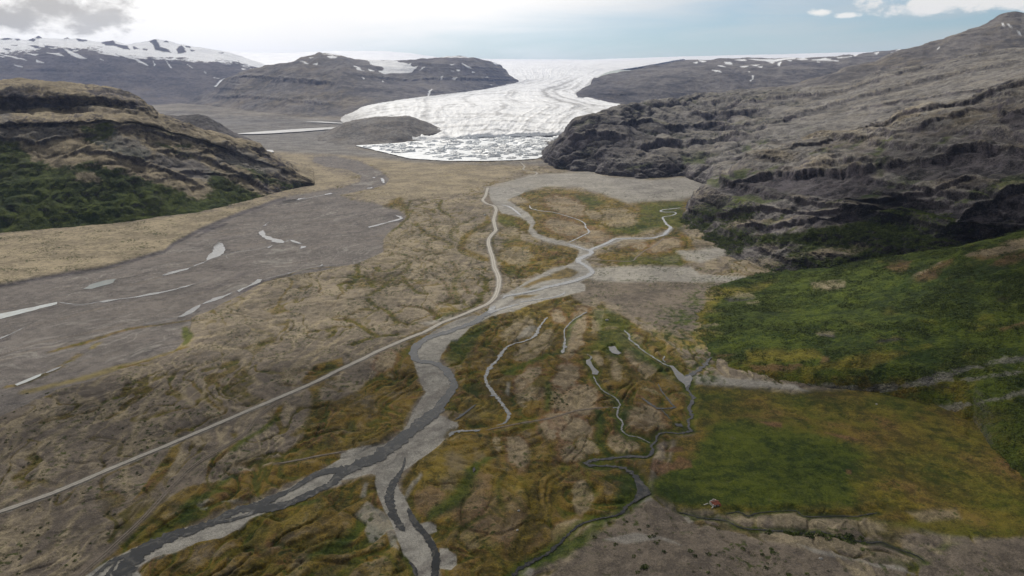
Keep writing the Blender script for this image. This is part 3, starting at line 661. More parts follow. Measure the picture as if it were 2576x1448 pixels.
# ---- right-hand meadows and flats
pt.poly(BROWN, 'F 1450,710 1500,705 1740,705 1960,700 1780,760 1770,840 1640,815 1560,770 1470,745', 8, 0.85)
pt.poly(YELLOW, ['F 1780,730 1760,810 1740,870 1770,880 1800,800 1850,740 1960,700 1900,705', 'F 1640,830 1740,860 1740,880 1650,850'], 9, 0.6)
pt.poly(PALE, ['F 1470,672 1540,668 1740,672 1760,690 1960,703 1900,712 1750,710 1500,708 1465,700', 'F 1700,630 1800,622 1900,625 1760,660 1730,655', 'F 1215,475 1330,440 1480,430 1540,445 1640,452 1720,445 1790,455 1760,490 1720,500 1640,505 1580,510 1540,495 1460,470 1380,468 1300,485 1250,500 1240,490',
               'F 1740,938 1850,950 2000,966 2040,986 2000,980 1850,972 1750,965'], 5, 0.82)
pt.poly(SCREE, 'F 1530,440 1640,452 1790,448 1770,500 1640,500 1560,480', 10, 0.5)
OLIVE = 'F 1745,968 1850,978 2000,992 2050,984 2200,975 2450,1000 2600,1080 2700,1200 2800,1300 2700,1360 2400,1345 2200,1300 1900,1290 1720,1280 1645,1245 1650,1205 1690,1180 1700,1100 1745,1090'
pt.poly(MOSS, OLIVE, 6, 0.95)
gm = fbm2(gx, gy, 55, 5, .62, 401); pt.poly(GRASS, OLIVE, 20, np.clip(.45 + 1.1 * gm, 0, .85)); pt.poly(RUST, OLIVE, 20, np.clip(-.05 - .9 * gm + .4 * mid, 0, .45))
pt.poly(YELLOW, ['F 2180,1120 2300,1060 2450,1045 2470,1130 2576,1240 2576,1330 2350,1320 2180,1290 2150,1240'], 18, np.clip(.2 + .6 * fine, 0, .4))
pt.poly(YELLOW, ['F 1760,975 1900,980 2000,1000 2300,1020 2200,1060 2000,1040 1850,1010'], 12, 0.4 * sstep(-.2, .5, mid + fine))
pt.poly(GRASS, ['F 1640,1215 1690,1190 1735,1150 1760,1100 1800,1060 1860,1045 1950,1060 2060,1085 2160,1125 2215,1140 2150,1170 2130,1220 2160,1270 2200,1300 1900,1282 1720,1268 1650,1245'], 20, 0.9, mid + .5 * fine + wa, 26)
pt.poly(SHRUB, ['F 1900,1100 2100,1120 2200,1138 2140,1160 2130,1260 2000,1270 1850,1200'], 30, 0.33)
pt.poly(SHRUB, ['F 1660,1215 1740,1200 1745,1240 1670,1245'], 14, 0.5)
pt.poly(GRASS, ['F 2200,1310 2400,1300 2550,1345 2400,1350', 'F 2380,1360 2450,1370 2460,1400 2350,1380', 'F 2180,1400 2350,1410 2300,1440'], 9, 0.5)
pt.put(SHRUB, sstep(0.28, 0.7, perlin2(gx / 26, gy / 9, 77) + fine * 0.4) * pt.w[:, GRASS] * 0.35)
pt.poly(RUST, ['J 580,290 750,290 740,330 640,325', 'J 1070,370 1250,400 1330,435 1200,420', 'J -20,540 60,580 80,640 0,650 -80,650', 'I 2370,570 2500,600 2530,650 2400,690 2330,640', 'I 2440,480 2560,470 2575,510 2460,510', 'J 1240,655 1280,655 1280,685 1245,685'], 4, 0.75)
pt.poly(TAN, ['J 680,970 850,955 900,1000 1200,1010 1480,1040 1560,1110 1200,1110 1000,1090 700,1080', 'J 500,1110 900,1130 1000,1180 1300,1220 1000,1250 700,1190', 'J 1700,960 2050,950 2100,1010 1800,1030', 'J 330,970 480,970 640,980 620,1050 420,1050',
              'J 900,1000 1500,1250 1750,1300 1700,1350 1400,1300 1000,1200'], 9, 0.7)
pt.poly(BROWN, ['F 1300,1520 1390,1440 1450,1400 1500,1345 1570,1295 1640,1262 1700,1285 1760,1330 1900,1352 2030,1378 2100,1415 2150,1448 2300,1460 2400,1370 2576,1350 2900,1360 2900,1600 1300,1600'], 7, 0.93)
pt.poly(PALE, ['I 1960,1180 2200,1130 2450,1160 2575,1230 2400,1170 2150,1210', 'I 1340,1400 1400,1360 1460,1400 1440,1448 1320,1448', 'J 880,1210 1080,1250 1350,1330 1640,1390 1750,1448 1500,1390 1250,1320 1000,1270', 'J 0,985 60,990 100,1040 60,1060', 'I 2160,910 2340,845 2360,890 2200,925', 'J 240,1000 270,985 330,1020 230,1018'], 4, 0.6)
pt.poly(GRASS, 'I 1520,1340 1680,1250 1900,1130 2000,1100 1880,1180 1750,1260 1600,1345', 6, 0.5)
pt.put(RUST, sstep(0.3, 0.8, fbm2(gx, gy, 70, 3, 0.5, 90)) * pt.w[:, MOSS] * 0.38)
pt.poly(SHRUB, 'F 1620,800 1700,770 1760,720 1800,720 1800,960 1740,960 1720,900 1640,860', 25, np.clip(sstep(.1, .35, perlin2(gx / 5, gy / 7, 501) + .4 * mid) * .8, 0, 1))
pt.poly(GRASS, 'F 1640,800 1700,780 1760,730 1800,720 1800,960 1740,960 1700,900', 25, sstep(.0, .5, mid + .5 * fine) * .7)
# ---- main river gravel
GRAVEL = [
 'E 1100,-40 1400,-30 1370,10 1250,60 1330,110 1400,150 1440,190 1465,230 1440,270 1480,310 1560,345 1700,375 1800,400 1870,425 1990,385 2050,346 2150,338 2350,340 2440,290 2480,262 2505,272 2455,322 2340,354 2130,358 2050,390 1905,440 1895,470 1840,510 1872,540 1908,580 1885,628 1800,680 1832,700 1838,745 1700,778 1600,800 1420,850 1300,900 1110,942 1000,1000 960,1045 880,1105 830,1115 790,1170 740,1270 800,1340 850,1400 865,1455 600,1455 560,1320 535,1260 530,1190 560,1140 620,1098 740,1030 900,950 1105,905 1115,850 1160,798 1250,758 1380,680 1500,620 1600,575 1735,538 1775,500 1795,450 1790,432 1640,394 1530,368 1440,333 1408,290 1428,245 1400,218 1340,188 1210,162 1130,62',
 'I 590,-5 640,60 590,140 545,200 500,300 440,370 330,450 180,475 0,515 H 2560,565 2400,650 2300,705 2200,765 2050,828 1850,908 1700,968 1560,1038 1400,1075 1300,1110 1150,1178 1000,1238 850,1308 740,1378 640,1448 560,1520 1090,1520 1060,1448 1030,1400 1050,1370 1150,1312 1300,1272 1500,1195 1650,1170 1800,1090 1880,1010 2050,940 2300,850 2450,790 2575,748 I 0,722 100,715 220,682 270,690 260,760 290,860 330,950 380,1050 430,1180 470,1280 530,1340 570,1448 590,1540 740,1540 735,1380 722,1280 702,1180 652,1110 590,1050 560,1010 520,930 480,850 440,790 420,730 460,660 560,600 700,500 800,410 840,370 890,320 880,290 820,270 740,235 770,180 830,80 860,-5',
 'I 590,1050 650,1040 720,1070 725,1110 650,1130', 'I 740,1230 800,1240 870,1300 870,1360 830,1410 740,1380',
 'E 900,820 1000,880 880,940 640,1000 600,995 760,950 860,900'][:4]
gr = np.zeros(npx, F32)
for k, t in enumerate(GRAVEL):
    i, d = poly_sd(pt.u + wa * wamp * 0.45, pt.v + wb * wamp * 0.3, pts(t), 30)
    a = sstep(-2.0, 2.0, d + fine[i] * 2.5); gr[i] = np.maximum(gr[i], a)
pt.put(PALE, gr * 0.95)
pt.put(SANDUR, gr * sstep(0.0, 0.6, lane + fine * 0.3) * 0.55)
for t, c in [('E 1350,710 1500,650 1700,570 1800,600 1740,640 1540,672 1400,712', MOSS), ('E 1305,790 1400,770 1500,765 1400,800 1310,812', MOSS), ('E 1420,725 1510,712 1490,730 1420,742', GRASS)]:
    pt.poly(c, t, 3, .85)
pt.poly(PALE, ['I 150,850 190,760 215,770 190,850', 'I 210,1190 170,1100 190,1050 100,990 200,900 330,960 400,1100 440,1260 380,1220 330,1120 260,1200', 'I 470,850 520,760 600,670 610,690 530,800 490,860', 'H 1480,915 1560,880 1570,890 1500,925', 'H 1670,885 1880,875 1780,895', 'H 1500,935 1550,925 1550,940', 'H 1080,1350 1250,1290 1400,1240 1200,1320',
              'E 600,990 760,950 900,930 800,980 660,1010', 'I 1230,60 1250,0 1275,0 1260,80', 'E 1300,1130 1400,1010 1480,1010 1440,1080', 'I 1080,-10 1130,-10 1100,30', 'I 2380,1448 I 1080,1500 1100,1490'], 4, 0.62)
# scattered stain noise
pt.put(BROWN, sstep(0.45, 0.9, fbm2(gx, gy, 14, 3, 0.6, 95)) * 0.35 * (1 - gr) * (1 - sand))
# tiny dark shrub speckle where the single shrubs are too small to model
spk = sstep(0.34, 0.5, perlin2(gx / 3.6, gy / 3.6, 55) + .06 * sstep(14, 2, chan)) * np.maximum(sstep(-0.2, 0.35, mid + 0.3 * wb), sstep(12, 3, chan)) * (1 - gr) * (1 - sand)
pt.put(SHRUB, spk * 0.85 * (gy < 1700) * (1 - pt.w[:, GRASS]))
for L, c, wd in ((LROAD, BROWN, 5.5), (LROAD, PALE, 1.6), (LTRK[0], BROWN, 3), (LTRK[1], BROWN, 1.5), (LTRK[2], BROWN, 1.5), (LTRK[3], BROWN, 1.5)):
    i, d = line_dist(gx, gy, L, 20)
    pt.put(c, sstep(wd, 0, d + fine[i] * 2.5) * .7, i)
# ---- relief
z = 0.35 * mid + 0.12 * fine + 0.55 * rg * (1 - gr) * (1 - sand) * sstep(1400, 600, dist) + 0.6 * big
z = z + 2.0 * sstep(0.15, 0.6, wa) * (pt.w[:, MOSS] * 0 + 1) * (1 - gr) * (1 - sand) * 0.4
z = z * (1 - .7 * gr) - 0.35 * gr + 1.1 * sstep(.03, .25, cB) * inm - .5 * inm
fr_ = (1 - gr) * (1 - sand) * sstep(1900, 1200, dist) * (1 - .85 * pt.w[:, PALE]) * .55
for t_ in (OLIVE, 'F 1300,1520 1390,1440 1500,1345 1640,1262 1760,1330 2030,1378 2150,1448 2576,1350 2900,1360 2900,1700 1300,1700', 'F -300,640 0,590 420,546 690,498 585,541 434,611 261,670 0,714 -300,760', 'F 1450,700 1960,700 1780,760 1770,880 1640,815 1470,745'):
    i, d = poly_sd(u, v, pts(t_), 30)
    fr_[i] *= 1 - .8 * sstep(-15, 10, d)
z = z + fr_ * (1.7 * (sstep(.02, .13, cA) - 1) + 1.5 * (sstep(.02, .16, cB) - 1) + 1.5 * (sstep(.01, .12, cC) - 1) + 1.3 * np.clip(thin, 0, 1) * nearw - 1.8 * np.exp(-(np.maximum(chan, 0) / 3.5) ** 2) + .3 * fine)
z = z * (1 - sand) + sand * (SZ + 0.12 * lane)
near = np.zeros(npx, F32); tgt = np.zeros(npx, F32)
for L in HRIV + HSTR:
    i, d = line_dist(gx, gy, L, 60)
    a = sstep(4.5 + sp[i] * 1.2, 0.0 + sp[i] * 0.6, d)
    near[i] = np.maximum(near[i], a)
z = z * (1 - near) + near * (-0.85)
nearr = np.zeros(npx, F32)
for L in [LROAD] + LTRK:
    i, d = line_dist(gx, gy, L, 60)
    a = sstep(5 + sp[i] * 1.5, 1.0 + sp[i] * 0.6, d); nearr[i] = np.maximum(nearr[i], a)
z = z * (1 - nearr) + nearr * (-0.10)
wet = np.zeros(npx, F32)
for t in SAND_WATER + SAND_GREY:
    i, d = poly_sd(u, v, [ (p[0], p[1]) for p in pts(t)], 8)
    if d is None: continue
    z[i] = np.where(d > -4, SZ - 0.25, z[i])
    pt.put(ROCK, sstep(-6, -1, d + fine[i] * 5) * .25, i)
for t in PONDS:
    i, d = poly_sd(u, v, pts(t), 8)
    z[i] = np.where(d > -3, -1.0, z[i])
    pt.put(GRASS, sstep(-16, -2, d) * 0.6, i)
for L, c in zip([HSTR[0], HSTR[3], HSTR[4], HSTR[7], HSTR[14], HSTR[15]], [MOSS, GRASS, GRASS, GRASS, SHRUB, SHRUB]):
    i, d = line_dist(gx + wa * 3, gy + wb * 3, L, 30)
    pt.put(c, sstep(5.5 if c != SHRUB else 3.5, 0.5, d + fine[i] * 4) * 0.75, i)
LAG = 'F 896,366 960,381 1031,398 1125,404 1225,404 1300,402 1352,398 1380,386 1420,352 1450,330 1500,300 1100,300 950,330'
i, d = poly_sd(u, v, pts(LAG), 12)
z[i] = np.where(d > -1.5, -4.0, z[i])
G = np.stack([gx, gy, z], -1).reshape(len(V), len(U), 3)
ground = mesh_from_grid('ground', G, pt.w, M_GROUND)
GROUND_POS, GROUND_W = G.reshape(-1, 3), pt.w
def ground_z(x, y):
    i = np.argmin((gx - x) ** 2 + (gy - y) ** 2); return float(z[i])
# the coarse land far outside the survey
big_n = 40
A = np.linspace(-60000, 60000, big_n)
BX, BY = np.meshgrid(A, A)
BP = np.stack([BX, BY, np.full_like(BX, -9.0)], -1)
mk = np.zeros((big_n * big_n, 12), F32); mk[:, BROWN] = .6; mk[:, MOSS] = .4
mesh_from_grid('ground', BP, mk, M_MOUNT)

# water and roads
for k, L in enumerate(HRIV): ribbon('river', L, -0.50 - 0.012 * k, M_UPPER if k in (0, 7, 8, 9, 10) else M_WATER, 0.2, k not in (1, 3))
for k, L in enumerate(HSTR): ribbon('stream', L, -0.42 - 0.011 * k, M_STREAM if k in (0, 2, 3, 4, 5, 6, 9, 13) else M_WATER, 0.5)
for t in PONDS: flat_poly('pond', t, -0.47, M_POND if t[0] != 'I' else M_WATER)
for t in SAND_WATER: flat_poly('pool', t, SZ + 0.10, M_SILT if t.startswith('D -150') or t.startswith('D 110') else M_POND)
for t in ['430,828,2 560,845,1.5 650,842,1 750,826,1.5', '1480,688,1 1560,660,1', '875,655,1.5 1000,640,1.2 1200,612,1', '950,695,1.4 1100,670,1.5 1250,650,1.5', '1430,570,2 1500,545,1 1560,520,2', '1660,480,1 1750,457,1 1950,430,1 2050,402,1', '640,733,2 500,770,1.2 420,790,1', '0,1108,1.4 100,1060,1.2 190,1015,1', '470,1310,1 560,1270,1',
          '1975,660,1.2 2170,612,1.2 2400,560,1.2 2575,545,1.5', '2142,377,1.5 2178,364,2', '310,1368,1.5 345,1358,1.5', '1338,945,1.5 1200,975,1 1050,1005,1', '1700,485,1.2 1720,500,1', '2250,62,2 2400,30,2 2575,2,2', '1560,520,2.5 1480,548,2 1430,572,1.5', '740,832,1.2 620,850,1 520,862,1', '0,955,2 -200,1010,3']:
    Q = world_line('D ' + t, SZ + .13, 1.5, 6); ribbon('stream', Q, SZ + 0.13, M_POND, 0.35)
for t in SAND_GREY: flat_poly('pool', t, SZ + 0.12, M_SILT)
M_FAR_GLINT = simple_mat('far_silty_glint', (.34, .34, .34), .35, (.24, .24, .24), .02, .05)  # pale base colour stands in for sky glint on distant silty water
for t in FAR_WATER: flat_poly('river', t, 5.0, M_FAR_GLINT, 0.03)
ribbon('road', LROAD, 0.28, M_ROAD, 0.11, False)
M_RUT = simple_mat('worn_wheel_track', (0.46, 0.43, 0.38), 0.95, (0.36, 0.34, 0.30), 0.3)
dr = np.gradient(LROAD[:, :2], axis=0); dr /= np.linalg.norm(dr, axis=1)[:, None]
for s_ in (-1, 1):
    Q = LROAD.copy(); Q[:, :2] += np.stack([-dr[:, 1], dr[:, 0]], 1) * s_ * (.22 * LROAD[:, 2:3]); Q[:, 2] *= .2
    ribbon('road', Q, 0.31, M_RUT, 0.3, False)
for k, L in enumerate(LTRK):
    if k == 0:                                     # two wheel ruts
        d = np.gradient(L[:, :2], axis=0); d /= np.linalg.norm(d, axis=1)[:, None]
        for s in (-1, 1):
            Q = L.copy(); Q[:, :2] += np.stack([-d[:, 1], d[:, 0]], 1) * s * 0.85; Q[:, 2] = 0.8
            ribbon('track', Q, 0.20, M_TRACK, 0.25)
    else: ribbon('track', L, 0.16 + 0.02 * k, M_TRACK if k != 4 else M_ROAD, 0.2)

# ================================================================ hills
def interp_row(row, us):
    r = np.array(row, float)
    return np.interp(us, r[:, 0], r[:, 1]), np.interp(us, r[:, 0], r[:, 2])
def prow(us, vs, ds): return list(zip(us, vs, ds))
def catmull(P, ns):
    """P: K x C x 3 control rows -> R x C x 3"""
    out, par = [], []
    Kn = len(P)
    Q = [2 * P[0] - P[1]] + list(P) + [2 * P[-1] - P[-2]]
    for k in range(Kn - 1):
        p0, p1, p2, p3 = Q[k], Q[k + 1], Q[k + 2], Q[k + 3]
        for t in np.arange(ns[k]) / ns[k]:
            m1 = 0.35 * (p2 - p0); m2 = 0.35 * (p3 - p1)
            out.append((2 * t**3 - 3 * t**2 + 1) * p1 + (t**3 - 2 * t**2 + t) * m1 + (-2 * t**3 + 3 * t**2) * p2 + (t**3 - t**2) * m2)
            par.append(k + t)
    out.append(P[-1]); par.append(Kn - 1)
    return np.array(out), np.array(par)
def project(P):
    x, y, zz = P[..., 0], P[..., 1], P[..., 2] - H
    f = y * math.cos(PITCH) - zz * math.sin(PITCH); up_ = y * math.sin(PITCH) + zz * math.cos(PITCH)
    return 1288 + FP * x / f, 724 - FP * up_ / f
def grid_normals(P):
    du = np.gradient(P, axis=1); dv = np.gradient(P, axis=0)
    n = np.cross(du, dv); n /= np.linalg.norm(n, axis=-1)[..., None] + 1e-9
    return np.where(n[..., 2:3] < 0, -n, n)
def loft(rows, us, back=0.18, drop=0.35, step=1.9, modes=None):
    """rows run from the foot to the crest; 'z' rows give heights, 'd' rows give distances"""
    ctrl, vv = [], []
    for k, r in enumerate(rows):
        m = 'd' if modes is None else modes[k]
        if isinstance(r, str): r = pts(r)
        a, b = interp_row(r, us)
        if m == 'z':
            x, y = on_plane(us, a, b); ctrl.append(np.stack([x, y, b], -1))
        else:
            x, y, zz = at_dist(us, a, b); ctrl.append(np.stack([x, y, zz], -1))
        vv.append(a)
    c = ctrl[-1]
    hgt = np.maximum(c[:, 2] - min(0, c[:, 2].min()), 5)
    b1 = c.copy(); b1[:, :2] *= (1 + back * 0.5); b1[:, 2] -= hgt * drop * 0.4
    b2 = c.copy(); b2[:, :2] *= (1 + back * 1.6); b2[:, 2] -= hgt * drop * 2.0 + 10
    ns = [int(max(3, np.max(np.abs(vv[k] - vv[k + 1])) / step)) for k in range(len(vv) - 1)] + [14, 8]
    P, par = catmull(np.array(ctrl + [b1, b2]), ns)
    return P, par, len(rows) - 1
def terrain(name, rows, us, mat, base, amp, L, oct=6, gain=0.5, ridged=0.0, strata=0.0, stper=22.0, modes=None, painter=None, rock=0.9, rock_slope=(0.62, 0.86), edge=(-0.7, 0.7), back=0.18, drop=0.35, seed=0, step=1.9, gully=0.0, gscale=60., skew=0.0, billow=0.0, bl=70., bfade=None, ledges=()):
    P, par, kc = loft(rows, us, back, drop, step, modes)
    n0 = grid_normals(P)
    e = sstep(edge[0], edge[1], par)[:, None]
    nz = fbm3(P, L, oct, gain, seed)
    if ridged:
        nz = nz * (1 - ridged) + ridged * (fbm3(P, L * 0.8, oct, gain, seed + 20, True) - 0.25)
    disp = amp * nz
    if gully:                                      # furrows running down the slope
        ang = np.arctan2(P[..., 0], P[..., 1]) * np.hypot(P[..., 0], P[..., 1]).mean() - skew * P[..., 2]
        g = perlin2(ang / gscale + 0.6 * nz, P[..., 2] / (gscale * 5), seed + 5) * 0.6 + perlin2(ang / gscale * 2.3 + nz, P[..., 2] / (gscale * 3), seed + 6) * 0.4
        disp = disp - gully * (1 - np.abs(g) * 2.2)
    bil = 0 * nz + .3
    if billow:                                     # rounded knolls with sharp hollows between
        W = P + np.stack([nz, -nz, nz], -1) * bl * .25
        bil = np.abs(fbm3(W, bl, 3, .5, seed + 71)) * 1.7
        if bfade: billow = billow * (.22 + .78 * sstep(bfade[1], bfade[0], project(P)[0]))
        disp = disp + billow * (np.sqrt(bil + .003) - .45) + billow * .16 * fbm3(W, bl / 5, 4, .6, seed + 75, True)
    s1 = 0 * nz
    if strata:                                     # lava beds
        zz = P[..., 2] + 0.10 * L * nz + 0.06 * P[..., 0] * 0.3
        s1 = perlin2(zz / stper, P[..., 0] / (stper * 22), seed + 8) + 0.5 * perlin2(zz / stper * 2.6, P[..., 0] / (stper * 14), seed + 9)
        disp = disp + strata * np.clip(s1 * 2.2, -.6, .6) * (0.3 + 0.7 * sstep(-0.2, 0.3, nz))
    lr = 0 * nz; lt = 0 * nz
    if ledges:
        pu, pv = project(P); wob = fbm3(P, 45, 4, .6, seed + 91)
        for txt, lh, dec, rk in ledges:
            lp = np.array([q[:2] for q in sorted(pts(txt))]); k_ = (lp[-1, 0] - lp[0, 0]) * .15
            dd = np.interp(pu, lp[:, 0], lp[:, 1]) - pv + wob * 11 + nz * 5
            endf = sstep(lp[0, 0], lp[0, 0] + k_, pu) * sstep(lp[-1, 0], lp[-1, 0] - k_, pu) * (.45 + .55 * sstep(-.35, .15, wob + .5 * nz))
            disp = disp + lh * endf * sstep(-2.5, 2.5, dd) * np.exp(-np.maximum(dd, 0) / dec)
            lr = np.maximum(lr, endf * sstep(-rk, -rk * .2, dd) * sstep(3, 0, dd) * min(1.0, lh / (14.0 if L < 300 else 55.0))); lt = np.maximum(lt, endf * sstep(0, 3, dd) * sstep(12, 4, dd))
    Q = P + n0 * (disp * e)[..., None]
    n = grid_normals(Q)
    slope = 1 - n[..., 2]                          # 0 flat
    steep = np.sqrt(np.clip(1 - n[..., 2] ** 2, 0, 1))
    uu, vv = project(P)
    u_, v_ = uu.ravel(), vv.ravel()
    flat = Q.reshape(-1, 3)
    sc = L / 60.0
    w1 = fbm3(flat, 40 * sc, 4, .55, seed + 31).ravel(); w2 = fbm3(flat, 40 * sc, 4, .55, seed + 41).ravel(); fn = fbm3(flat, 8 * sc, 3, .6, seed + 51).ravel()
    pn = Paint(len(u_), base, u_, v_, (w1 * 16, w2 * 9))
    info = dict(Q=Q, par=np.repeat(par, P.shape[1]), steep=steep.ravel(), w1=w1, w2=w2, fn=fn, nz=nz.ravel(), z=flat[:, 2], disp=disp.ravel(), bil=bil.ravel(), s1=s1.ravel(), s2=(perlin2((P[..., 2] + 4 * nz) / (stper * .28), P[..., 0] / (stper * 6) + nz, seed + 12) + .4 * perlin2((P[..., 2] + 2 * nz) / (stper * .12), P[..., 0] / (stper * 3), seed + 13)).ravel(), u=u_, v=v_, n=n.reshape(-1, 3))
    if painter: painter(pn, info)
    if ledges:
        pn.put(ROCK, lr.ravel() * .8 * sstep(-.6, 0, fn + .3)); pn.put(PALE, lt.ravel() * .4 * sstep(-.2, .3, fn)); pn.put(TAN, lt.ravel() * .4 * sstep(.1, -.3, fn))
    if rock: pn.put(ROCK, sstep(rock_slope[0], rock_slope[1], steep.ravel() + 0.10 * fn) * rock)
    if painter and getattr(painter, 'after', None): painter.after(pn, info)
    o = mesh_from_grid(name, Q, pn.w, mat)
    return o, flat, pn.w, info

# ---- left hill
def p_left(p, f):
    n = f['fn'] * 22 + f['w2'] * 16
    p.put(BROWN, sstep(-0.1, 0.5, f['w1'] + 0.4 * f['fn']) * 0.35)
    p.put(MOSS, sstep(0.1, 0.6, f['w2'] + 0.3 * f['fn']) * 0.25)
    p.put(ROCK, sstep(.15, .6, f['w1'] + .6 * f['fn'] - .4 * f['w2']) * .35)
    lm = sstep(-.1, .4, f['w1'] + .3 * f['nz'])
    p.put(ROCK, sstep(-.1, -.35, f['s2']) * .4 * lm)
    p.poly(SHRUB, ['A -2000,1120 0,1080 180,1090 240,1190 400,1250 520,1260 700,1225 900,1290 1000,1330 1180,1400 1300,1450 1500,1480 1650,1448 1560,1400 1540,1330 1650,1290 1800,1340 1950,1448 2060,1460 2100,1400 1900,1350 1700,1190 1900,1260 2100,1340 2300,1380 2350,1448 2200,1700 1200,1750 -2000,1900',
                   'A 600,960 850,955 885,1010 800,1050 1000,1100 1100,1150 1090,1230 900,1160 720,1080 640,1020'], 7, 0.92, n, 1.0)
    p.put(GRASS, p.w[:, SHRUB] * sstep(-.3, .3, f['w1'] + .5 * f['fn'] + .15) * .9); p.put(MOSS, p.w[:, SHRUB] * sstep(.1, .5, f['w2'] + .4 * f['fn']) * .6)
    p.poly(GRASS, ['A -2000,1350 300,1400 900,1330 1400,1448 1700,1500 1700,1650 0,1750 -2000,1900'], 20, 0.85 * sstep(-.25, .35, f['w2'] + .6 * f['fn']))
    p.poly(SCREE, ['A 720,1080 900,1000 1050,1050 1130,1110 1100,1220 850,1150', 'A 1100,1200 1400,1170 1550,1210 1600,1330 1500,1380 1200,1260', 'A 1560,1260 1650,1150 1850,1110 2050,1250 2250,1370 2100,1340 1900,1290 1750,1250', 'A 0,980 500,960 600,1000 400,1060 0,1050', 'A 0,830 90,820 110,960 60,960 0,950'], 6, 0.75, n, 1.0)
    p.poly(ROCK, ['A 1120,1210 1400,1190 1540,1230 1590,1330 1500,1370 1220,1265'], 8, .4)
    p.poly(TAN, ['A 400,1190 600,1130 800,1150 1000,1210 1200,1270 1400,1350 1570,1455 1450,1455 1250,1350 1000,1260 850,1220 700,1200 500,1230 380,1260', 'A 1150,1130 1400,1160 1560,1200 1700,1280 1900,1380 2060,1450 1900,1450 1650,1310 1500,1200 1300,1170', 'A 150,1060 220,1090 240,1150 150,1100', 'A 560,1300 700,1290 740,1370 560,1360'], 5, 0.9, n, .6)
    p.poly(SHRUB, ['A 1310,1100 1430,1090 1440,1110 1330,1120', 'A 1160,1050 1250,1080 1290,1140 1420,1150 1480,1190 1300,1160', 'A 1230,1010 1300,1020 1270,1040', 'A 270,1190 340,1190 310,1400 270,1390'], 4, 0.8)
    p.poly(ROCK, ['A -2000,650 0,660 200,650 350,700 450,730 600,750 735,805 600,835 450,820 300,800 200,835 100,830 0,770 -2000,760', 'A 640,650 800,668 950,688 1060,738 1150,835 1000,832 900,800 750,750', 'A -2000,930 0,928 300,912 550,903 770,888 700,930 500,960 0,975 -2000,980', 'A 1300,880 1400,940 1250,905', 'A 1860,1120 2000,1150 2150,1260 2000,1200', 'A 2000,1390 2330,1440 2200,1480 2000,1440'], 5, 0.45 + .5 * sstep(-.3, .2, f['w1'] + f['fn']), n, 1.2)
uL = np.arange(-700, 792, 2.3)
us_ = [-700, 0, 134, 260, 334, 400, 500, 600, 700, 790]
left_rows = [
    prow(us_, [640, 590, 579, 568, 560, 549, 537, 514, 486, 466], [-3] * 10),
    prow(us_, [500, 480, 470, 460, 450, 440, 442, 442, 443, 460], [1150, 1280, 1310, 1350, 1390, 1450, 1530, 1620, 1700, 1770]),
    prow(us_, [340, 330, 330, 318, 322, 338, 362, 396, 430, 459], [1350, 1440, 1470, 1505, 1540, 1590, 1650, 1710, 1745, 1775]),
    prow(us_, [310, 306, 308, 301, 306, 322, 348, 382, 422, 458], [1352, 1446, 1477, 1512, 1550, 1600, 1660, 1716, 1750, 1780]),
    prow(us_, [272, 277, 280, 272, 283, 302, 329, 366, 412, 457], [1460, 1560, 1590, 1620, 1640, 1670, 1705, 1745, 1768, 1785]),
    prow(us_, [232, 234, 234, 238, 254, 293, 324, 358, 408, 456.5], [1468, 1568, 1600, 1630, 1665, 1700, 1730, 1760, 1775, 1787]),
    prow([-700, 0, 50, 134, 234, 301, 334, 354, 368, 401, 435, 501, 552, 602, 655, 685, 718, 752, 790], [195, 199, 198, 207, 216, 224, 236, 245, 262, 289, 305, 323, 336, 352, 366, 393, 417, 440, 456], [1600, 1720, 1740, 1770, 1800, 1820, 1810, 1780, 1760, 1760, 1765, 1775, 1780, 1790, 1795, 1795, 1795, 1792, 1790])]
hl, HLP, HLW, HLI = terrain('hill', left_rows, uL, M_HILL, TAN, 10.0, 70, 7, 0.58, 0.5, 3.2, 24., ['z'] + ['d'] * 6, p_left, 0.7, (0.72, 0.95), (-.7, 0.8), seed=3, gully=2.2, gscale=48, skew=-0.6, billow=9, ledges=[('A 380,1235 600,1140 800,1150 1000,1205 1250,1290 1400,1350 1570,1450', 9, 14, 5), ('A 1130,1120 1560,1198 1700,1275 1900,1375 2100,1470', 8, 14, 5), ('A 1300,1310 1500,1300 1800,1340 2000,1400', 6, 12, 5), ('A -600,1060 0,1050 300,1080 600,1030 900,1010', 7, 20, 8), ('A 800,960 1000,960 1300,1040 1600,1080 1900,1190', 7, 20, 6), ('A 200,760 500,830 800,840 1100,860', 7, 14, 8)])
# knob behind it
kr = [prow([380, 640], [420, 400], [2050, 2050]), prow([380, 450, 520, 560, 640], [330, 335, 340, 350, 375], [2150] * 5),
      prow([380, 401, 445, 468, 501, 521, 541, 568, 601, 625, 645], [300, 288, 294, 291, 290, 294, 307, 324, 344, 354, 366], [2300] * 11)]
terrain('hill', kr, np.arange(380, 646, 2.2), M_HILL, SCREE, 10, 60, 6, .5, .6, 2, painter=lambda p, f: (p.put(ROCK, .7 + 0 * f['z']), p.put(SHRUB, sstep(.1, .5, f['w2']) * .3)), seed=13)

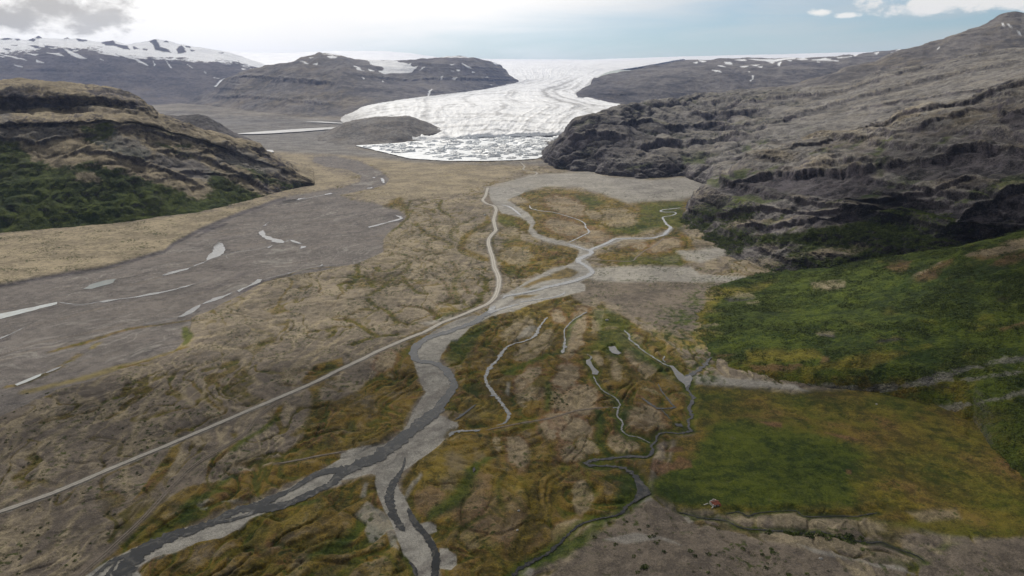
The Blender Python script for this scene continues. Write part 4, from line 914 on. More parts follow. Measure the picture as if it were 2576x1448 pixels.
# ---- near right slope
def p_near(p, f):
    n = f['fn'] * 8 + f['w2'] * 10
    patch = fbm3(f['Q'].reshape(-1, 3) * np.array([1, 1, 2.0]), 30, 4, .6, 201)
    lef = sstep(1850, 1740, f['u']); lo_ = sstep(1.0, .1, f['par'] + .8 * f['w1'])
    p.put(MOSS, lo_ * .85 * sstep(-.4, .1, f['fn'] + f['w2'] + .2)); p.put(GRASS, lo_ * .5 * sstep(0, .4, f['w2']))
    p.put(MOSS, lef * sstep(-.4, .3, f['w1'] + f['fn']) * .9); p.put(TAN, lef * sstep(-.1, .4, f['w2'] + f['fn']) * .8)
    p.put(GRASS, sstep(-0.25, 0.25, patch + .4 * f['fn']) * 0.9)
    p.put(YELLOW, sstep(0.15, 0.6, fbm3(f['Q'].reshape(-1, 3), 45, 4, .62, 211)) * 0.55)
    p.put(SCREE, sstep(0.42, 0.75, fbm3(f['Q'].reshape(-1, 3), 24, 4, .6, 221)) * 0.6)
    p.put(RUST, sstep(0.45, 0.8, fbm3(f['Q'].reshape(-1, 3), 33, 4, .6, 231)) * 0.4)
    p.poly(RUST, ['G 2150,500 2400,400 2700,300 2700,380 2450,470 2250,520', 'G 2300,550 2450,480 2700,430 2700,480 2420,560', 'G 1690,685 1800,620 1950,545 2050,520 1900,640 1780,690', 'G 1530,565 1640,520 1720,540 1690,600 1600,600', 'G 2400,1030 2575,980 2700,960 2575,1020 2420,1050', 'G 500,1300 700,1300 900,1310 820,1350 560,1350', 'G 1040,1230 1100,1240 1100,1300 1040,1300', 'G 2360,800 2500,770 2480,800 2380,820', 'G 250,1235 430,1212 400,1225 280,1245'], 6, 0.6, n, .8)
    p.poly(TAN, ['G 2150,500 2400,400 2700,300 2700,380 2450,470', 'G 1690,685 1800,620 1950,545', 'G 1060,730 1080,705 1140,710 1150,735', 'G 960,680 1240,650 1230,720 1000,730', 'G 160,1000 260,985 280,1000 180,1012', 'G 1020,1050 1080,1038 1150,1050 1140,1075 1030,1075', 'G 340,790 420,765 530,770 540,790 400,800', 'G 480,830 570,820 580,840 490,845'], 5, 0.6, n, .8)
    p.poly(ROCK, ['G 330,800 530,795 560,805 350,820', 'G 1460,1135 1480,1105 1690,1110 1600,1130', 'G 1030,1060 1150,1065 1140,1085 1040,1080'], 3, .7)
    p.poly(YELLOW, ['G 480,1200 1000,1180 1060,1240 850,1282 500,1270', 'G 1500,930 1560,870 1620,920', 'G 60,820 200,780 350,740 600,690 720,665 620,720 300,800 230,880 150,980 60,1000', 'G 900,1340 1500,1200 1700,1210 1400,1330'], 8, 0.5, n, .8)
    p.poly(GRASS, ['G 700,800 1250,770 1230,850 1000,930 900,880', 'G 250,1090 900,1050 1060,1085 1000,1160 300,1190', 'G 1250,700 1700,640 1900,700 1600,800'], 8, 0.8, n, .8)
    p.poly(SHRUB, ['J 2250,240 2300,180 2700,100 2700,900 2500,720 2450,600 2290,540 2250,400', 'G 100,1020 700,1010 800,1050 400,1060', 'G 260,880 900,830 920,900 600,930', 'G 1500,760 2575,700 2575,900 1700,1000 1200,1100 1150,1000'], 8, 0.6, n, .8)
    p.poly(SCREE, ['G 60,1380 500,1400 900,1448 1100,1470 1500,1470 2000,1400 2575,1360 2575,1378 2050,1420 1500,1500 1000,1500 500,1470 100,1448', 'J 940,150 1100,130 1200,160 1130,180 980,185', 'J 1280,150 1600,140 1900,200 2575,60 2575,90 1900,240 1600,180', 'G 1800,1430 2100,1310 2575,1240 2700,1230 2600,1275 2200,1330 1850,1448'], 3.5, 0.62, n, 1.6)
us_n = [1738, 1800, 1900, 2050, 2200, 2350, 2450, 2500, 2576, 2800, 3150]
near_rows = [
    prow(us_n, [860, 938, 962, 985, 1000, 1030, 1080, 1150, 1235, 1500, 1800], [-3] * 11),
    prow(us_n, [848, 880, 900, 915, 925, 930, 945, 965, 990, 1150, 1350], [-1, 2, 6, 10, 14, 18, 21, 23, 24, 30, 40]),
    prow(us_n, [835, 800, 795, 795, 790, 782, 778, 778, 780, 800, 850], [0, 3, 8, 17, 27, 37, 43, 47, 52, 62, 75]),
    prow([1738, 1780, 1850, 1960, 2100, 2200, 2330, 2420, 2500, 2576, 2800, 3150], [825, 748, 726, 701, 680, 660, 638, 622, 605, 588, 540, 500], [-1, 0, 1, 3, 18, 32, 52, 66, 78, 88, 115, 140])]
hn, HNP, HNW, HNI = terrain('hillside', near_rows, np.concatenate([np.arange(1738, 2700, 2.3), np.arange(2700, 5200, 9.0)]), M_HILL, SHRUB, 6, 60, 7, .6, .4, 0.8, 14., ['z'] * 4, p_near, 0.55, (0.72, 0.95), (-.8, 0.9), back=0.10, drop=0.5, seed=23, gully=1.0, gscale=30)

# ---- big rocky hillside
def p_mid(p, f):
    n = f['fn'] * 9 + f['w2'] * 12
    q = f['Q'].reshape(-1, 3); az_ = np.arctan2(q[:, 0], q[:, 1]) * 1400 - 2.6 * q[:, 2]
    st = perlin2(az_ / 22 + f['w1'], q[:, 2] / 50, 401); st2 = perlin2(az_ / 8 + 2 * f['w2'], q[:, 2] / 22, 402)
    p.put(BROWN, sstep(-0.2, 0.5, f['w1']) * 0.25)
    p.put(ROCK, sstep(.05, .6, st2 + .5 * f['fn']) * .45)
    p.put(PALE, sstep(.2, .7, f['w2'] + .5 * st2) * .3)
    lm = sstep(-.35, .25, f['w1'] + .3 * f['nz'])
    p.put(ROCK, sstep(-.05, -.3, f['s2']) * .6 * lm); p.put(PALE, sstep(.28, .5, f['s2'] + .1 * f['fn']) * .5 * lm)
    p.put(ROCK, sstep(1.2, 2.2, f['par']) * sstep(4.7, 4.0, f['par']) * (.12 + .2 * sstep(-.2, .4, f['w1'])))
    p.put(PALE, sstep(.45, .1, np.abs(f['par'] - 4.85 + .25 * f['w1'])) * .6 * sstep(-.5, .2, f['fn'] + f['w2'] + .3))
    p.put(GRASS, sstep(.12, .42, st + .3 * f['fn']) * .8 * sstep(3.7, 2.6, f['par']))
    p.put(SHRUB, sstep(.2, .5, f['w2'] + .5 * st) * .5 * sstep(2.6, 1.6, f['par']))
    p.put(TAN, sstep(0.3, 0.7, f['w2'] * .8 + f['fn'] * .3) * 0.25)
    p.put(ROCK, sstep(-.12, -.3, f['s1'] + .1 * f['fn']) * .55 * sstep(-.4, .3, f['nz'])); p.put(TAN, sstep(.2, .4, f['s1'] + .1 * f['fn']) * .4 * sstep(-.2, .4, f['w1']))
    p.put(TAN, sstep(1.35, 0.0, np.abs(f['par'] - 4.6)) * .35 * sstep(-.3, .3, f['fn'] + f['w1']))
    p.poly(SHRUB, ['G 0,180 150,150 350,170 600,130 480,250 250,230 150,300 600,340 1000,300 1300,250 1600,150 1800,130 2050,180 2100,450 1500,520 1000,400 600,400 300,420 0,350 -60,250', 'G 60,620 500,560 1000,500 1300,520 1200,640 400,660'], 7, 0.85, n, 1)
    p.put(GRASS, p.w[:, SHRUB] * sstep(-.2, .4, f['w1'] + .5 * f['fn']) * .7); p.put(YELLOW, p.w[:, SHRUB] * sstep(.2, .6, f['w2'] + .4 * f['fn']) * .5)
    p.poly(GRASS, ['G 100,150 400,60 560,0 700,-30 900,-20 700,90 400,170 150,160', 'G 1100,110 1500,60 1520,0 1440,0 1300,90 1000,150', 'C 960,1200 1100,1120 1260,1055 1060,1190', 'C 1150,1200 1400,1035 1260,1140', 'C 1340,1225 1590,1045 1460,1200', 'C 1440,1230 1560,1240 1510,1345 1480,1340', 'C 1850,1180 2180,985 2010,1110', 'C 530,1330 760,1255 700,1310 560,1345', 'C 110,1360 520,1280 480,1350 200,1400', 'G 1650,200 1800,140 2050,200 2000,330 1700,300', 'G 800,430 1250,390 1400,430 1000,470'], 6, 0.7, n, 1)
    p.poly(TAN, ['G 430,220 850,190 900,200 600,250 340,310', 'G 920,150 1150,165 950,185', 'G 950,480 1100,410 1380,400 1400,440 1250,500 980,500', 'G 320,560 650,490 900,520 600,570', 'C 860,1300 1300,1240 1250,1270 900,1330', 'C 2370,1150 2575,1080 2575,1140 2400,1160', 'C 900,1050 1100,980 1400,985 1750,880 1800,890 1400,1010 950,1060'], 5, .6, n, 1)
    p.poly(ROCK, ['C 1490,1290 1700,1260 2000,1220 2200,1150 2700,1130 2700,1300 2200,1350 1900,1400 1700,1370', 'C 2400,900 2700,820 2700,1050 2480,1020', 'C 250,1448 700,1345 1100,1330 1500,1390 1600,1448 700,1500', 'G 2060,250 2150,180 2300,120 2700,0 2700,330 2200,415 2080,380', 'G 920,170 1200,165 1450,140 1650,120 1700,80 1550,60 1400,150 1000,200', 'G 960,260 1180,195 1400,175 1480,165 1250,240 1000,310', 'G 400,290 700,260 800,290 500,310', 'G 410,600 600,580 800,530 960,560 940,622 700,642 430,662', 'G 1220,520 1400,500 1420,540 1240,560'], 5, 0.8, n, 1)
us_m = [1713, 1760, 1800, 1850, 1960, 2100, 2300, 2400, 2576, 3150]
mid_rows = [
    prow(us_m, [566, 606, 640, 668, 700, 725, 745, 750, 765, 800], [-3] * 10),
    prow(us_m, [556, 575, 588, 605, 640, 640, 622, 612, 600, 560], [0, 4, 8, 12, 18, 26, 42, 50, 62, 85]),
    prow(us_m, [552, 545, 540, 548, 562, 552, 532, 545, 560, 500], [0, 14, 24, 34, 46, 58, 78, 84, 88, 115]),
    prow(us_m, [549, 520, 500, 490, 490, 480, 470, 455, 440, 380], [0, 26, 44, 60, 75, 90, 108, 120, 136, 170]),
    prow(us_m, [547, 500, 465, 440, 410, 385, 350, 335, 310, 250], [0, 36, 62, 85, 105, 125, 155, 168, 190, 226]),
    prow([1713, 1765, 1790, 1830, 1880, 1920, 2016, 2183, 2300, 2450, 2576, 3150], [545, 490, 462, 430, 395, 370, 351, 331, 291, 257, 204, 110], [1365, 1400, 1400, 1420, 1430, 1440, 1460, 1480, 1480, 1460, 1430, 1350])]
hm, HMP, HMW, HMI = terrain('hillside', mid_rows, np.concatenate([np.arange(1713, 2700, 2.2), np.arange(2700, 4600, 8.0)]), M_HILL, SCREE, 14, 90, 7, .6, .55, 7.5, 22., ['z'] * 5 + ['d'], p_mid, 0.85, (0.60, 0.82), (-.6, 0.8), back=0.12, drop=0.25, seed=43, gully=3.5, gscale=45, skew=2.6, billow=5, ledges=[('C 250,1425 480,1370 700,1335 1100,1320 1400,1350 1500,1300 1700,1255 2000,1215 2200,1150 2700,1150', 16, 40, 16), ('G 60,240 300,200 700,130 920,165 1200,170 1450,130 1650,118', 8, 25, 9), ('G 2040,260 2150,180 2300,120 2700,-20', 14, 40, 45),
    ('G 380,290 700,255 960,260 1180,190 1480,160', 8, 20, 9), ('C 2370,910 2480,880 2700,820', 14, 30, 30), ('C 860,1310 1300,1240 1500,1235', 7, 25, 5), ('C 760,1160 1100,1060 1400,1040', 7, 30, 4), ('C 1250,1060 1600,1030 2000,930 2700,700', 8, 40, 3), ('C 900,1052 1100,990 1400,985 1750,875 2200,775 2700,590', 12, 30, 4), ('G 1100,110 1500,60 1900,20 2300,-60', 7, 25, 7)])

# ---- knolls of bare rock
def p_kn(p, f):
    d = f['disp']
    p.put(ROCK, sstep(-0.1, 0.5, f['w1'] + .3 * f['fn']) * 0.45 * sstep(2150, 1800, f['u'])); p.put(BROWN, sstep(0, .5, f['w2']) * .4)
    p.put(ROCK, sstep(-.1, -.4, f['s2']) * .4 * sstep(2100, 1800, f['u'])); p.put(PALE, sstep(.25, .5, f['s2']) * .3)
    p.put(TAN, sstep(.35, .8, f['bil']) * 0.15 * sstep(-.3, .3, f['fn'] + f['w2']))
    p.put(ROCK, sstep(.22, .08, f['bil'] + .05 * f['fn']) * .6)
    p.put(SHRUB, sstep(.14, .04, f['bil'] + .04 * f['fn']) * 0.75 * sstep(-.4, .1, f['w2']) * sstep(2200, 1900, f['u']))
    flat_ = sstep(.80, .93, f['n'][:, 2] + .04 * f['fn'])
    p.put(SCREE, flat_ * .7); p.put(PALE, flat_ * .3 * sstep(0, .5, f['w2'])); p.put(TAN, flat_ * .2 * sstep(-.2, .3, f['w1']))
    p.put(GRASS, sstep(.3, .12, f['bil']) * sstep(.0, .4, f['w1']) * .5 * sstep(2100, 1700, f['u']))
    p.poly(ROCK, ['B 1530,1180 1700,1000 1900,930 2050,900 2250,980 2350,1100 2200,1180 2000,1210 1800,1230 1600,1260', 'B 2010,1290 2300,1230 2575,1220 2575,1330 2250,1345'], 9, .5)
    p.poly(GRASS, ['C 0,1170 190,1160 150,1230 0,1250', 'B 2130,1265 2350,1235 2340,1260 2170,1280', 'C 580,1060 640,1050 690,1130 600,1150', 'C 860,990 1020,940 960,990', 'C 450,1100 520,1100 540,1160 460,1150'], 5, .7)
    p.poly(SCREE, ['C 540,1040 900,880 1300,900 1600,850 1200,1000 800,1040'], 12, .7)
kn_u = [1365, 1400, 1440, 1480, 1530, 1610, 1718, 1800, 1900, 2016, 2183, 2300, 2450, 2576, 3150]
kn_rows = [
    prow(kn_u, [402, 428, 433, 433, 445, 452, 447, 470, 440, 400, 370, 330, 290, 240, 150], [2399, 2110, 2060, 2060, 1950, 1890, 1940, 1700, 1650, 1560, 1550, 1550, 1530, 1500, 1420]),
    prow(kn_u, [400, 408, 408, 413, 425, 432, 428, 435, 405, 378, 345, 305, 270, 215, 125], [2405, 2130, 2090, 2075, 1975, 1915, 1960, 1770, 1740, 1680, 1650, 1650, 1620, 1600, 1500]),
    prow(kn_u, [399, 372, 348, 345, 372, 392, 392, 392, 372, 350, 315, 280, 240, 190, 100], [2410, 2260, 2190, 2160, 2080, 2020, 2050, 2000, 1950, 1900, 1850, 1850, 1820, 1800, 1700]),
    prow(kn_u, [398, 366, 326, 306, 300, 318, 325, 328, 318, 300, 280, 245, 205, 165, 80], [2420, 2290, 2290, 2290, 2350, 2420, 2500, 2500, 2400, 2300, 2150, 2150, 2100, 2100, 2000]),
    prow([1365, 1400, 1450, 1520, 1580, 1640, 1750, 1850, 1950, 2050, 2133, 2216, 2317, 2417, 2517, 2576, 3150], [397.5, 362, 310, 278, 265, 262, 245, 237, 229, 222, 213, 184, 174, 147, 130, 125, 60], [2430, 2310, 2340, 2430, 2560, 2900, 3100, 3150, 3150, 3100, 3000, 2900, 2850, 2800, 2750, 2700, 2600])]
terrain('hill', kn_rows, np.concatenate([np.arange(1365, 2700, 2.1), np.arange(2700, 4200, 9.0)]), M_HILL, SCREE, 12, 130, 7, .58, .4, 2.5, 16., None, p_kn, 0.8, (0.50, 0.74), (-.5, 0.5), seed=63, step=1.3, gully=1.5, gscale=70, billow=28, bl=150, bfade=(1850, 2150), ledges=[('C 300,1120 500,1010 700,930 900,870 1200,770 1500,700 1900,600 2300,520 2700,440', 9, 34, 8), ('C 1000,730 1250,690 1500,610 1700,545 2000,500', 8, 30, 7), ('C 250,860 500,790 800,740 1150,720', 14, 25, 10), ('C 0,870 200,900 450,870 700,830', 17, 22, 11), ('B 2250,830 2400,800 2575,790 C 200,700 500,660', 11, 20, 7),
    ('C 1200,860 1500,790 1900,740 2300,680 2700,560', 8, 34, 6), ('C -100,1000 150,960 350,980 560,940', 16, 20, 12), ('C 0,1090 300,1060 540,1040', 16, 20, 12), ('B 1700,1060 1900,1010 2050,1040 2200,1100', 18, 20, 26), ('B 2050,960 2250,930 2400,960 2575,1000', 18, 20, 16), ('B 2200,1130 2400,1090 2575,1100', 14, 18, 14), ('C 1400,960 1700,900 2100,820', 8, 30, 6), ('C 1300,600 1800,480 2400,400 2700,380', 5, 25, 5)])
# ---- mountain top right
def p_r3(p, f):
    p.put(BROWN, .4 + 0 * f['z']); p.put(MOSS, sstep(-.1, .5, f['w1'] + .3 * f['fn']) * .4); p.put(ROCK, sstep(.0, .5, f['w2']) * .5)
    p.poly(SNOW, ['C 1915,380 1935,355 1938,365 1922,382', 'C 2415,170 2430,170 2435,195 2420,192', 'C 2452,172 2470,175 2485,205 2470,198', 'C 2525,232 2545,235 2565,260 2540,250'], 1.2, .95)
r3 = [prow([1850, 2200, 2600, 3300], [290, 260, 230, 200], [3800] * 4), prow([1850, 2200, 2400, 2600, 3300], [250, 205, 165, 130, 120], [4300] * 5),
      prow([1850, 1982, 2049, 2133, 2200, 2250, 2310, 2384, 2434, 2484, 2517, 2551, 2576, 2800, 3300], [226, 214, 197, 170, 154, 131, 117, 94, 75, 55, 38, 31, 31, 40, 90], [5000] * 15)]
terrain('mountain', r3, np.arange(1850, 3300, 2.2), M_MOUNT, SCREE, 34, 420, 7, .5, .5, 6, 45., None, p_r3, .6, (0.55, .85), (0, .6), seed=93, gully=6, gscale=160)
# ---- dark plateau right of the glacier
SNOW_R4 = ['C 90,470 120,465 110,475', 'C 130,455 185,460 150,465', 'C 230,520 260,530 295,548 250,540', 'C 400,448 470,440 490,455 430,455', 'C 320,470 370,470 380,480 330,478', 'C 500,440 700,440 860,430 840,445 650,460 560,450', 'C 520,485 580,485 560,492', 'C 570,500 610,495 600,508', 'C 860,440 920,428 960,445 900,452', 'C 1080,430 1120,445 1060,450 1170,455 980,450', 'C 1170,425 1220,440 1170,440 1280,420 1240,435', 'C 720,475 745,470 735,492', 'C 440,495 500,495 480,503', 'C 535,565 545,570 525,605 518,600 530,590', 'C 500,540 512,540 505,545', 'C 1290,410 1330,408 1300,418', 'C 1450,400 1480,395 1470,403', 'C 1570,398 1615,398 1600,403', 'C 1640,378 1725,366 1700,372 1610,388', 'C 270,495 300,495 330,505 290,503', 'C 640,462 700,465 680,470','C 790,460 830,462 810,467', 'C 1150,452 1180,455 1160,458', 'C 1020,462 1040,464 1025,467']
def p_r4(p, f):
    p.put(BROWN, .35 + 0 * f['z']); p.put(ROCK, sstep(-.3, .5, f['w2'] + .3 * f['fn']) * .65); p.put(MOSS, sstep(.1, .7, f['w1']) * .3)
    for t in SNOW_R4:
        i, d = poly_sd(f['u'] + f['fn'] * 5, f['v'] + f['w2'] * 2, pts(t), 12)
        if d is not None: p.put(SNOW, sstep(-1.6, 0.4, d), i)
r4 = [prow([1450, 1500, 1590, 1700, 2400], [240, 254, 275, 280, 270], [6000] * 5), prow([1450, 1500, 1600, 1700, 1900, 2400], [236, 228, 222, 212, 205, 190], [6400, 6500, 6500, 6600, 6700, 6700]),
      prow([1450, 1500, 1600, 1718, 1900, 2016, 2400], [235.5, 203, 188, 172, 165, 160, 140], [6600, 7000, 7300, 7500, 7500, 7500, 7500]),
      prow([1450, 1470, 1486, 1493, 1526, 1593, 1660, 1718, 1800, 1882, 2016, 2150, 2216, 2283, 2400], [235, 220, 210, 198, 187, 174, 160, 152, 148, 146, 144, 138, 129, 122, 112], [6700, 6800, 7000, 7200, 7500, 8300, 8800, 9000, 9000, 9000, 9000, 9000, 9000, 9000, 9000])]
terrain('mountain', r4, np.arange(1450, 2400, 1.9), M_MOUNT, SCREE, 26, 500, 7, .5, .5, 9, 70., None, p_r4, .5, (0.5, .8), (0, .6), seed=103, step=1.3, gully=8, gscale=220, back=.08, drop=.15)
# ---- mountain left of the glacier
SNOW_L2 = ['A 2240,440 2300,415 2330,400 2300,425', 'A 2260,465 2320,475 2310,480', 'A 2355,478 2390,475 2380,485', 'A 2320,430 2360,425 2340,440', 'A 2460,420 2500,410 2540,430 2490,435', 'A 2430,395 2575,405 2560,415',
 'B 100,438 200,435 330,455 400,450 480,480 560,505 580,495 520,540 440,545 380,545 320,550 290,530 330,520 310,500 240,480 200,450', 'B 210,515 250,530 220,530', 'B 330,450 420,450 440,490 380,540 310,540 330,500', 'B 90,485 130,500 170,528 130,515', 'B 560,500 575,500 540,538 500,540', 'B 590,530 630,500 620,520', 'B 915,470 940,485 975,515 940,500', 'B 870,520 895,522 880,530', 'B 835,525 860,528', 'B 985,540 1005,545 990,550', 'B 840,585 870,580 865,592', 'B 750,580 768,570 755,590', 'B 450,430 600,425 720,425 700,435 500,438', 'B 740,422 980,420 960,428 800,430', 'B 1130,470 1200,485 1170,490', 'B 1120,635 1140,637 1130,640', 'B 655,720 662,690 685,662 688,668 668,700 662,722', 'B 315,600 322,618 312,616', 'B 820,480 850,478 835,486','B 160,575 180,590 170,590', 'B 1090,580 1100,585 1090,588', 'B 480,500 530,475 500,510 450,540']
def p_l2(p, f):
    p.put(BROWN, .4 + 0 * f['z']); p.put(ROCK, sstep(-.3, .4, f['w2'] + .3 * f['fn']) * .6 * sstep(.3, .8, f['par'])); p.put(MOSS, sstep(-.2, .5, f['w1']) * .4 * (f['u'] < 900)); p.put(TAN, sstep(.0, .5, f['w2'] - .3 * f['fn']) * .35 * (f['u'] < 860))
    p.poly(TAN, ['A 1540,860 1700,800 1900,830 2100,850 2300,890 2575,890 2575,930 2200,930 1700,900', 'B 0,740 130,730 240,750 150,780 0,830', 'A 1700,700 1820,640 1900,600 1850,660 1730,720'], 9, .6)
    for t in SNOW_L2:
        i, d = poly_sd(f['u'] + f['fn'] * 6, f['v'] + f['w2'] * 2.5, pts(t), 12)
        if d is not None: p.put(SNOW, sstep(-1.3, 0.5, d), i)
l2u = [470, 525, 602, 735, 861, 930, 1000, 1158, 1219, 1272, 1306]
l2 = [prow([470, 525, 602, 735, 861, 930, 1100, 1200, 1306], [268, 282, 292, 300, 302, 270, 248, 230, 210], [7800, 6600, 6000, 5300, 5000, 5200, 6200, 7300, 8500]),
      prow(l2u, [262, 262, 266, 274, 276, 250, 240, 228, 218, 210, 208.5], [8000, 7000, 6300, 5700, 5500, 5700, 6100, 7000, 7600, 8300, 8550]),
      prow(l2u, [256, 250, 225, 222, 220, 212, 205, 192, 192, 196, 207], [8200, 7700, 7000, 6500, 6300, 6500, 6900, 7600, 8000, 8500, 8600]),
      prow(l2u, [253, 232, 195, 175, 168, 168, 165, 155, 168, 184, 206], [8300, 8000, 7500, 7100, 7000, 7200, 7500, 8000, 8300, 8700, 8650]),
      prow([470, 500, 525, 541, 565, 602, 668, 735, 769, 802, 836, 861, 891, 941, 991, 1040, 1092, 1158, 1192, 1219, 1259, 1272, 1285, 1306], [252, 250, 246, 221, 198, 184, 165, 155, 141, 130, 134, 139, 147, 149, 150, 148, 144, 139, 143, 152, 165, 176, 190, 205.5], [8400, 8300, 8200, 8100, 8000, 7900, 7800, 7700, 7800, 7800, 7900, 8000, 8000, 8100, 8200, 8300, 8400, 8500, 8600, 8700, 8900, 8900, 8800, 8700])]
terrain('mountain', l2, np.arange(470, 1306, 1.9), M_MOUNT, SCREE, 26, 450, 7, .5, .5, 9, 65., None, p_l2, .5, (0.5, .8), (0, .6), seed=113, ledges=[('A 1690,590 1900,575 2200,600 2575,640', 22, 14, 5), ('A 1580,740 1800,720 2100,745 2575,790', 20, 12, 5), ('B 100,560 500,600 900,585 1250,610', 16, 12, 4)], step=1.3, gully=8, gscale=200, back=.08, drop=.2)
# ---- snowy mountain far left
SNL = pts('A -2000,400 0,395 100,385 180,395 260,370 330,350 480,360 560,375 700,370 800,385 900,400 980,420 1060,440 1120,435 1250,440 1350,438 1430,455 1560,470 1650,472 1800,470 1870,500 2100,520')
ROCKY = ['A 0,295 60,285 90,290 30,297', 'A 115,290 150,297 130,302', 'A 215,303 240,288 265,295 250,310', 'A 270,278 290,268 320,275 310,290 275,290', 'A 485,290 508,276 530,290', 'A 560,288 600,290 620,305 590,308', 'A 610,295 650,295 655,308 620,308', 'A 760,315 850,303 870,325 960,345 975,372 930,365 870,345 800,335', 'A 1115,300 1170,297 1190,320 1200,345 1250,360 1290,390 1230,385 1170,370 1150,330', 'A 1330,370 1345,345 1370,340 1400,390 1340,395', 'A 1395,345 1430,345 1435,360 1400,355', 'A 1075,362 1110,370 1100,380 1080,375', 'A 1235,312 1255,308 1270,316', 'A 1640,395 1680,392 1670,405', 'A 330,340 410,348 400,356 340,352', 'A 220,340 260,338 300,352 270,358', 'A 80,335 130,335 120,342', 'A 1000,350 1050,368 1010,372', 'A 430,375 560,370 500,385', 'A 20,360 80,365 60,372', 'A 1430,375 1465,380 1440,385']
STREAKS = ['A 480,365 520,375 650,435 600,435 540,410', 'A 740,395 850,400 895,420 820,410', 'A 0,400 60,425 150,445 200,455 120,432', 'A 960,415 1060,460 1115,485 1060,470', 'A 1250,455 1290,505 1280,500', 'A 1155,460 1165,490 1158,488', 'A 1410,480 1445,508', 'A 270,450 330,470 280,466', 'A 110,485 170,498 140,496', 'A 750,440 780,447', 'A 1535,530 1550,542', 'A 1820,510 1850,515 1835,520', 'A 1610,640 1650,610 1690,590 1680,610 1640,645', 'A 1615,575 1650,590', 'A 0,420 40,430 20,432', 'A 880,400 960,420 1000,440 940,425','A 350,395 440,400 480,420 400,405', 'A 200,400 290,405 260,415']
def p_l3(p, f):
    p.put(ROCK, .35 + .3 * sstep(-.3, .3, f['w2'])); p.put(MOSS, sstep(0, .6, f['w1']) * .25 * sstep(1.8, .8, f['par']))
    sv = np.interp(f['u'], [q[0] for q in SNL], [q[1] for q in SNL])
    p.put(SNOW, sstep(1.5, -1.5, f['v'] - sv + f['w1'] * 10 + f['fn'] * 14 + f['w2'] * 6))
    for lst, cl in ((ROCKY, ROCK), (STREAKS, SNOW)):
        for t in lst:
            i, d = poly_sd(f['u'] + f['fn'] * 5, f['v'] + f['w2'] * 2.5, pts(t), 12)
            if d is not None: p.put(cl, sstep(-1.4, 0.3, d), i)
l3 = [prow([-800, 0, 370, 520, 640, 700], [260, 260, 268, 272, 268, 260], [7800] * 6), prow([-800, 0, 370, 520, 640, 700], [205, 205, 225, 240, 215, 205], [8800, 8900, 9000, 8900, 9500, 9800]),
      prow([-800, 0, 170, 370, 480, 560, 640, 700], [140, 135, 125, 140, 155, 158, 170, 190], [10000, 10000, 10000, 10200, 10300, 10500, 10800, 11000]),
      prow([-800] + [q * K for q in (0, 100, 200, 240, 272, 290, 320, 480, 505, 525, 600, 700, 760, 850, 950, 1100, 1180, 1270, 1350, 1500, 1750, 1950, 2100)],
           [105] + [q * K for q in (290, 285, 302, 290, 278, 268, 282, 290, 276, 290, 290, 310, 314, 302, 330, 312, 297, 310, 332, 352, 400, 470, 530)], [12500] * 24)]
terrain('mountain', l3, np.arange(-800, 700, 2.0), M_MOUNT, BROWN, 24, 600, 7, .5, .5, 8, 90., None, p_l3, .3, (0.5, .8), (0, .6), seed=123, step=1.3, gully=9, gscale=260, back=.06, drop=.15)
# ---- ice cap
def p_ic(p, f):
    p.put(PALE, sstep(.0, .7, f['w1'] + .3 * f['fn']) * .12 * sstep(1.6, .4, f['par']))
    p.poly(ROCK, ['B 1925,505 1945,485 2010,485 2080,500 2050,530 1960,528', 'B 2150,490 2300,470 2450,470 2400,485 2200,510', 'A 1640,395 1680,392 1670,405'], 1.5, .9)
    p.poly(SNOW, ['B 1990,500 2100,490 2250,500 2100,545 2000,530'], 1.5, .8)
ic = [prow([380, 2700], [176, 176], [12000, 12000]), prow([380, 900, 1240, 2700], [158, 160, 163, 156], [14000] * 4),
      prow([380, 560, 620, 700, 860, 960, 1030, 1100, 1240, 1480, 1700, 2000, 2250, 2700], [112, 127, 131, 133, 127.5, 128, 133, 143, 148, 149.5, 142, 135, 128.5, 118], [18000] * 14)]
terrain('glacier', ic, np.arange(380, 2700, 3.0), M_ICE, SNOW, 14, 900, 5, .5, 0, 0, 50., None, p_ic, 0, (.5, .8), (0, .5), seed=133, step=.9, back=.1, drop=.1)

# ---- glacier tongue
gl = ['F 905,330,3450 1000,352,3150 1100,352,3250 1200,346,3350 1300,344,3400 1400,341,3420 1455,332,3480',
      'F 895,318,3600 1000,343,3250 1100,344,3350 1200,337,3400 1300,335,3450 1400,332,3470 1470,323,3520',
      'F 866,302,4000 1000,300,4000 1200,300,3950 1400,300,3900 1540,288,3900',
      'F 856,286,4400 1000,270,4800 1200,268,4900 1400,268,4900 1600,270,4900',
      'F 885,273,4900 1000,254,5600 1150,247,5900 1350,243,6100 1510,250,5800',
      'F 1020,249,6000 1200,232,6800 1350,225,7200 1458,237,6500',
      'F 1190,231,7200 1290,213,8200 1390,206,8500 1475,222,7500',
      'F 1286,208,8600 1350,197,9200 1430,192,9500 1500,197,9000',
      'F 1262,188,9800 1350,180,10300 1430,175,10500 1535,180,10300',
      'F 1235,169,11500 1350,165,11700 1450,163,11800 1620,166,11500',
      'F 1215,153,14500 1400,153,15000 1720,149,15000', 'F 1215,160,17500 1400,160,17500 1720,158,17500']
NC = 460
ctrl = []
ss = np.linspace(0, 1, NC)
for r in gl:
    q = np.array(pts(r)); s = (q[:, 0] - q[0, 0]) / (q[-1, 0] - q[0, 0])
    uu_, vv_, dd_ = [np.interp(ss, s, q[:, k]) for k in range(3)]
    x, y, zz = at_dist(uu_, vv_, dd_); ctrl.append(np.stack([x, y, zz], -1))
GP, gpar = catmull(np.array(ctrl), [8, 50, 60, 50, 50, 45, 40, 40, 30, 16, 6])
gn = grid_normals(GP)
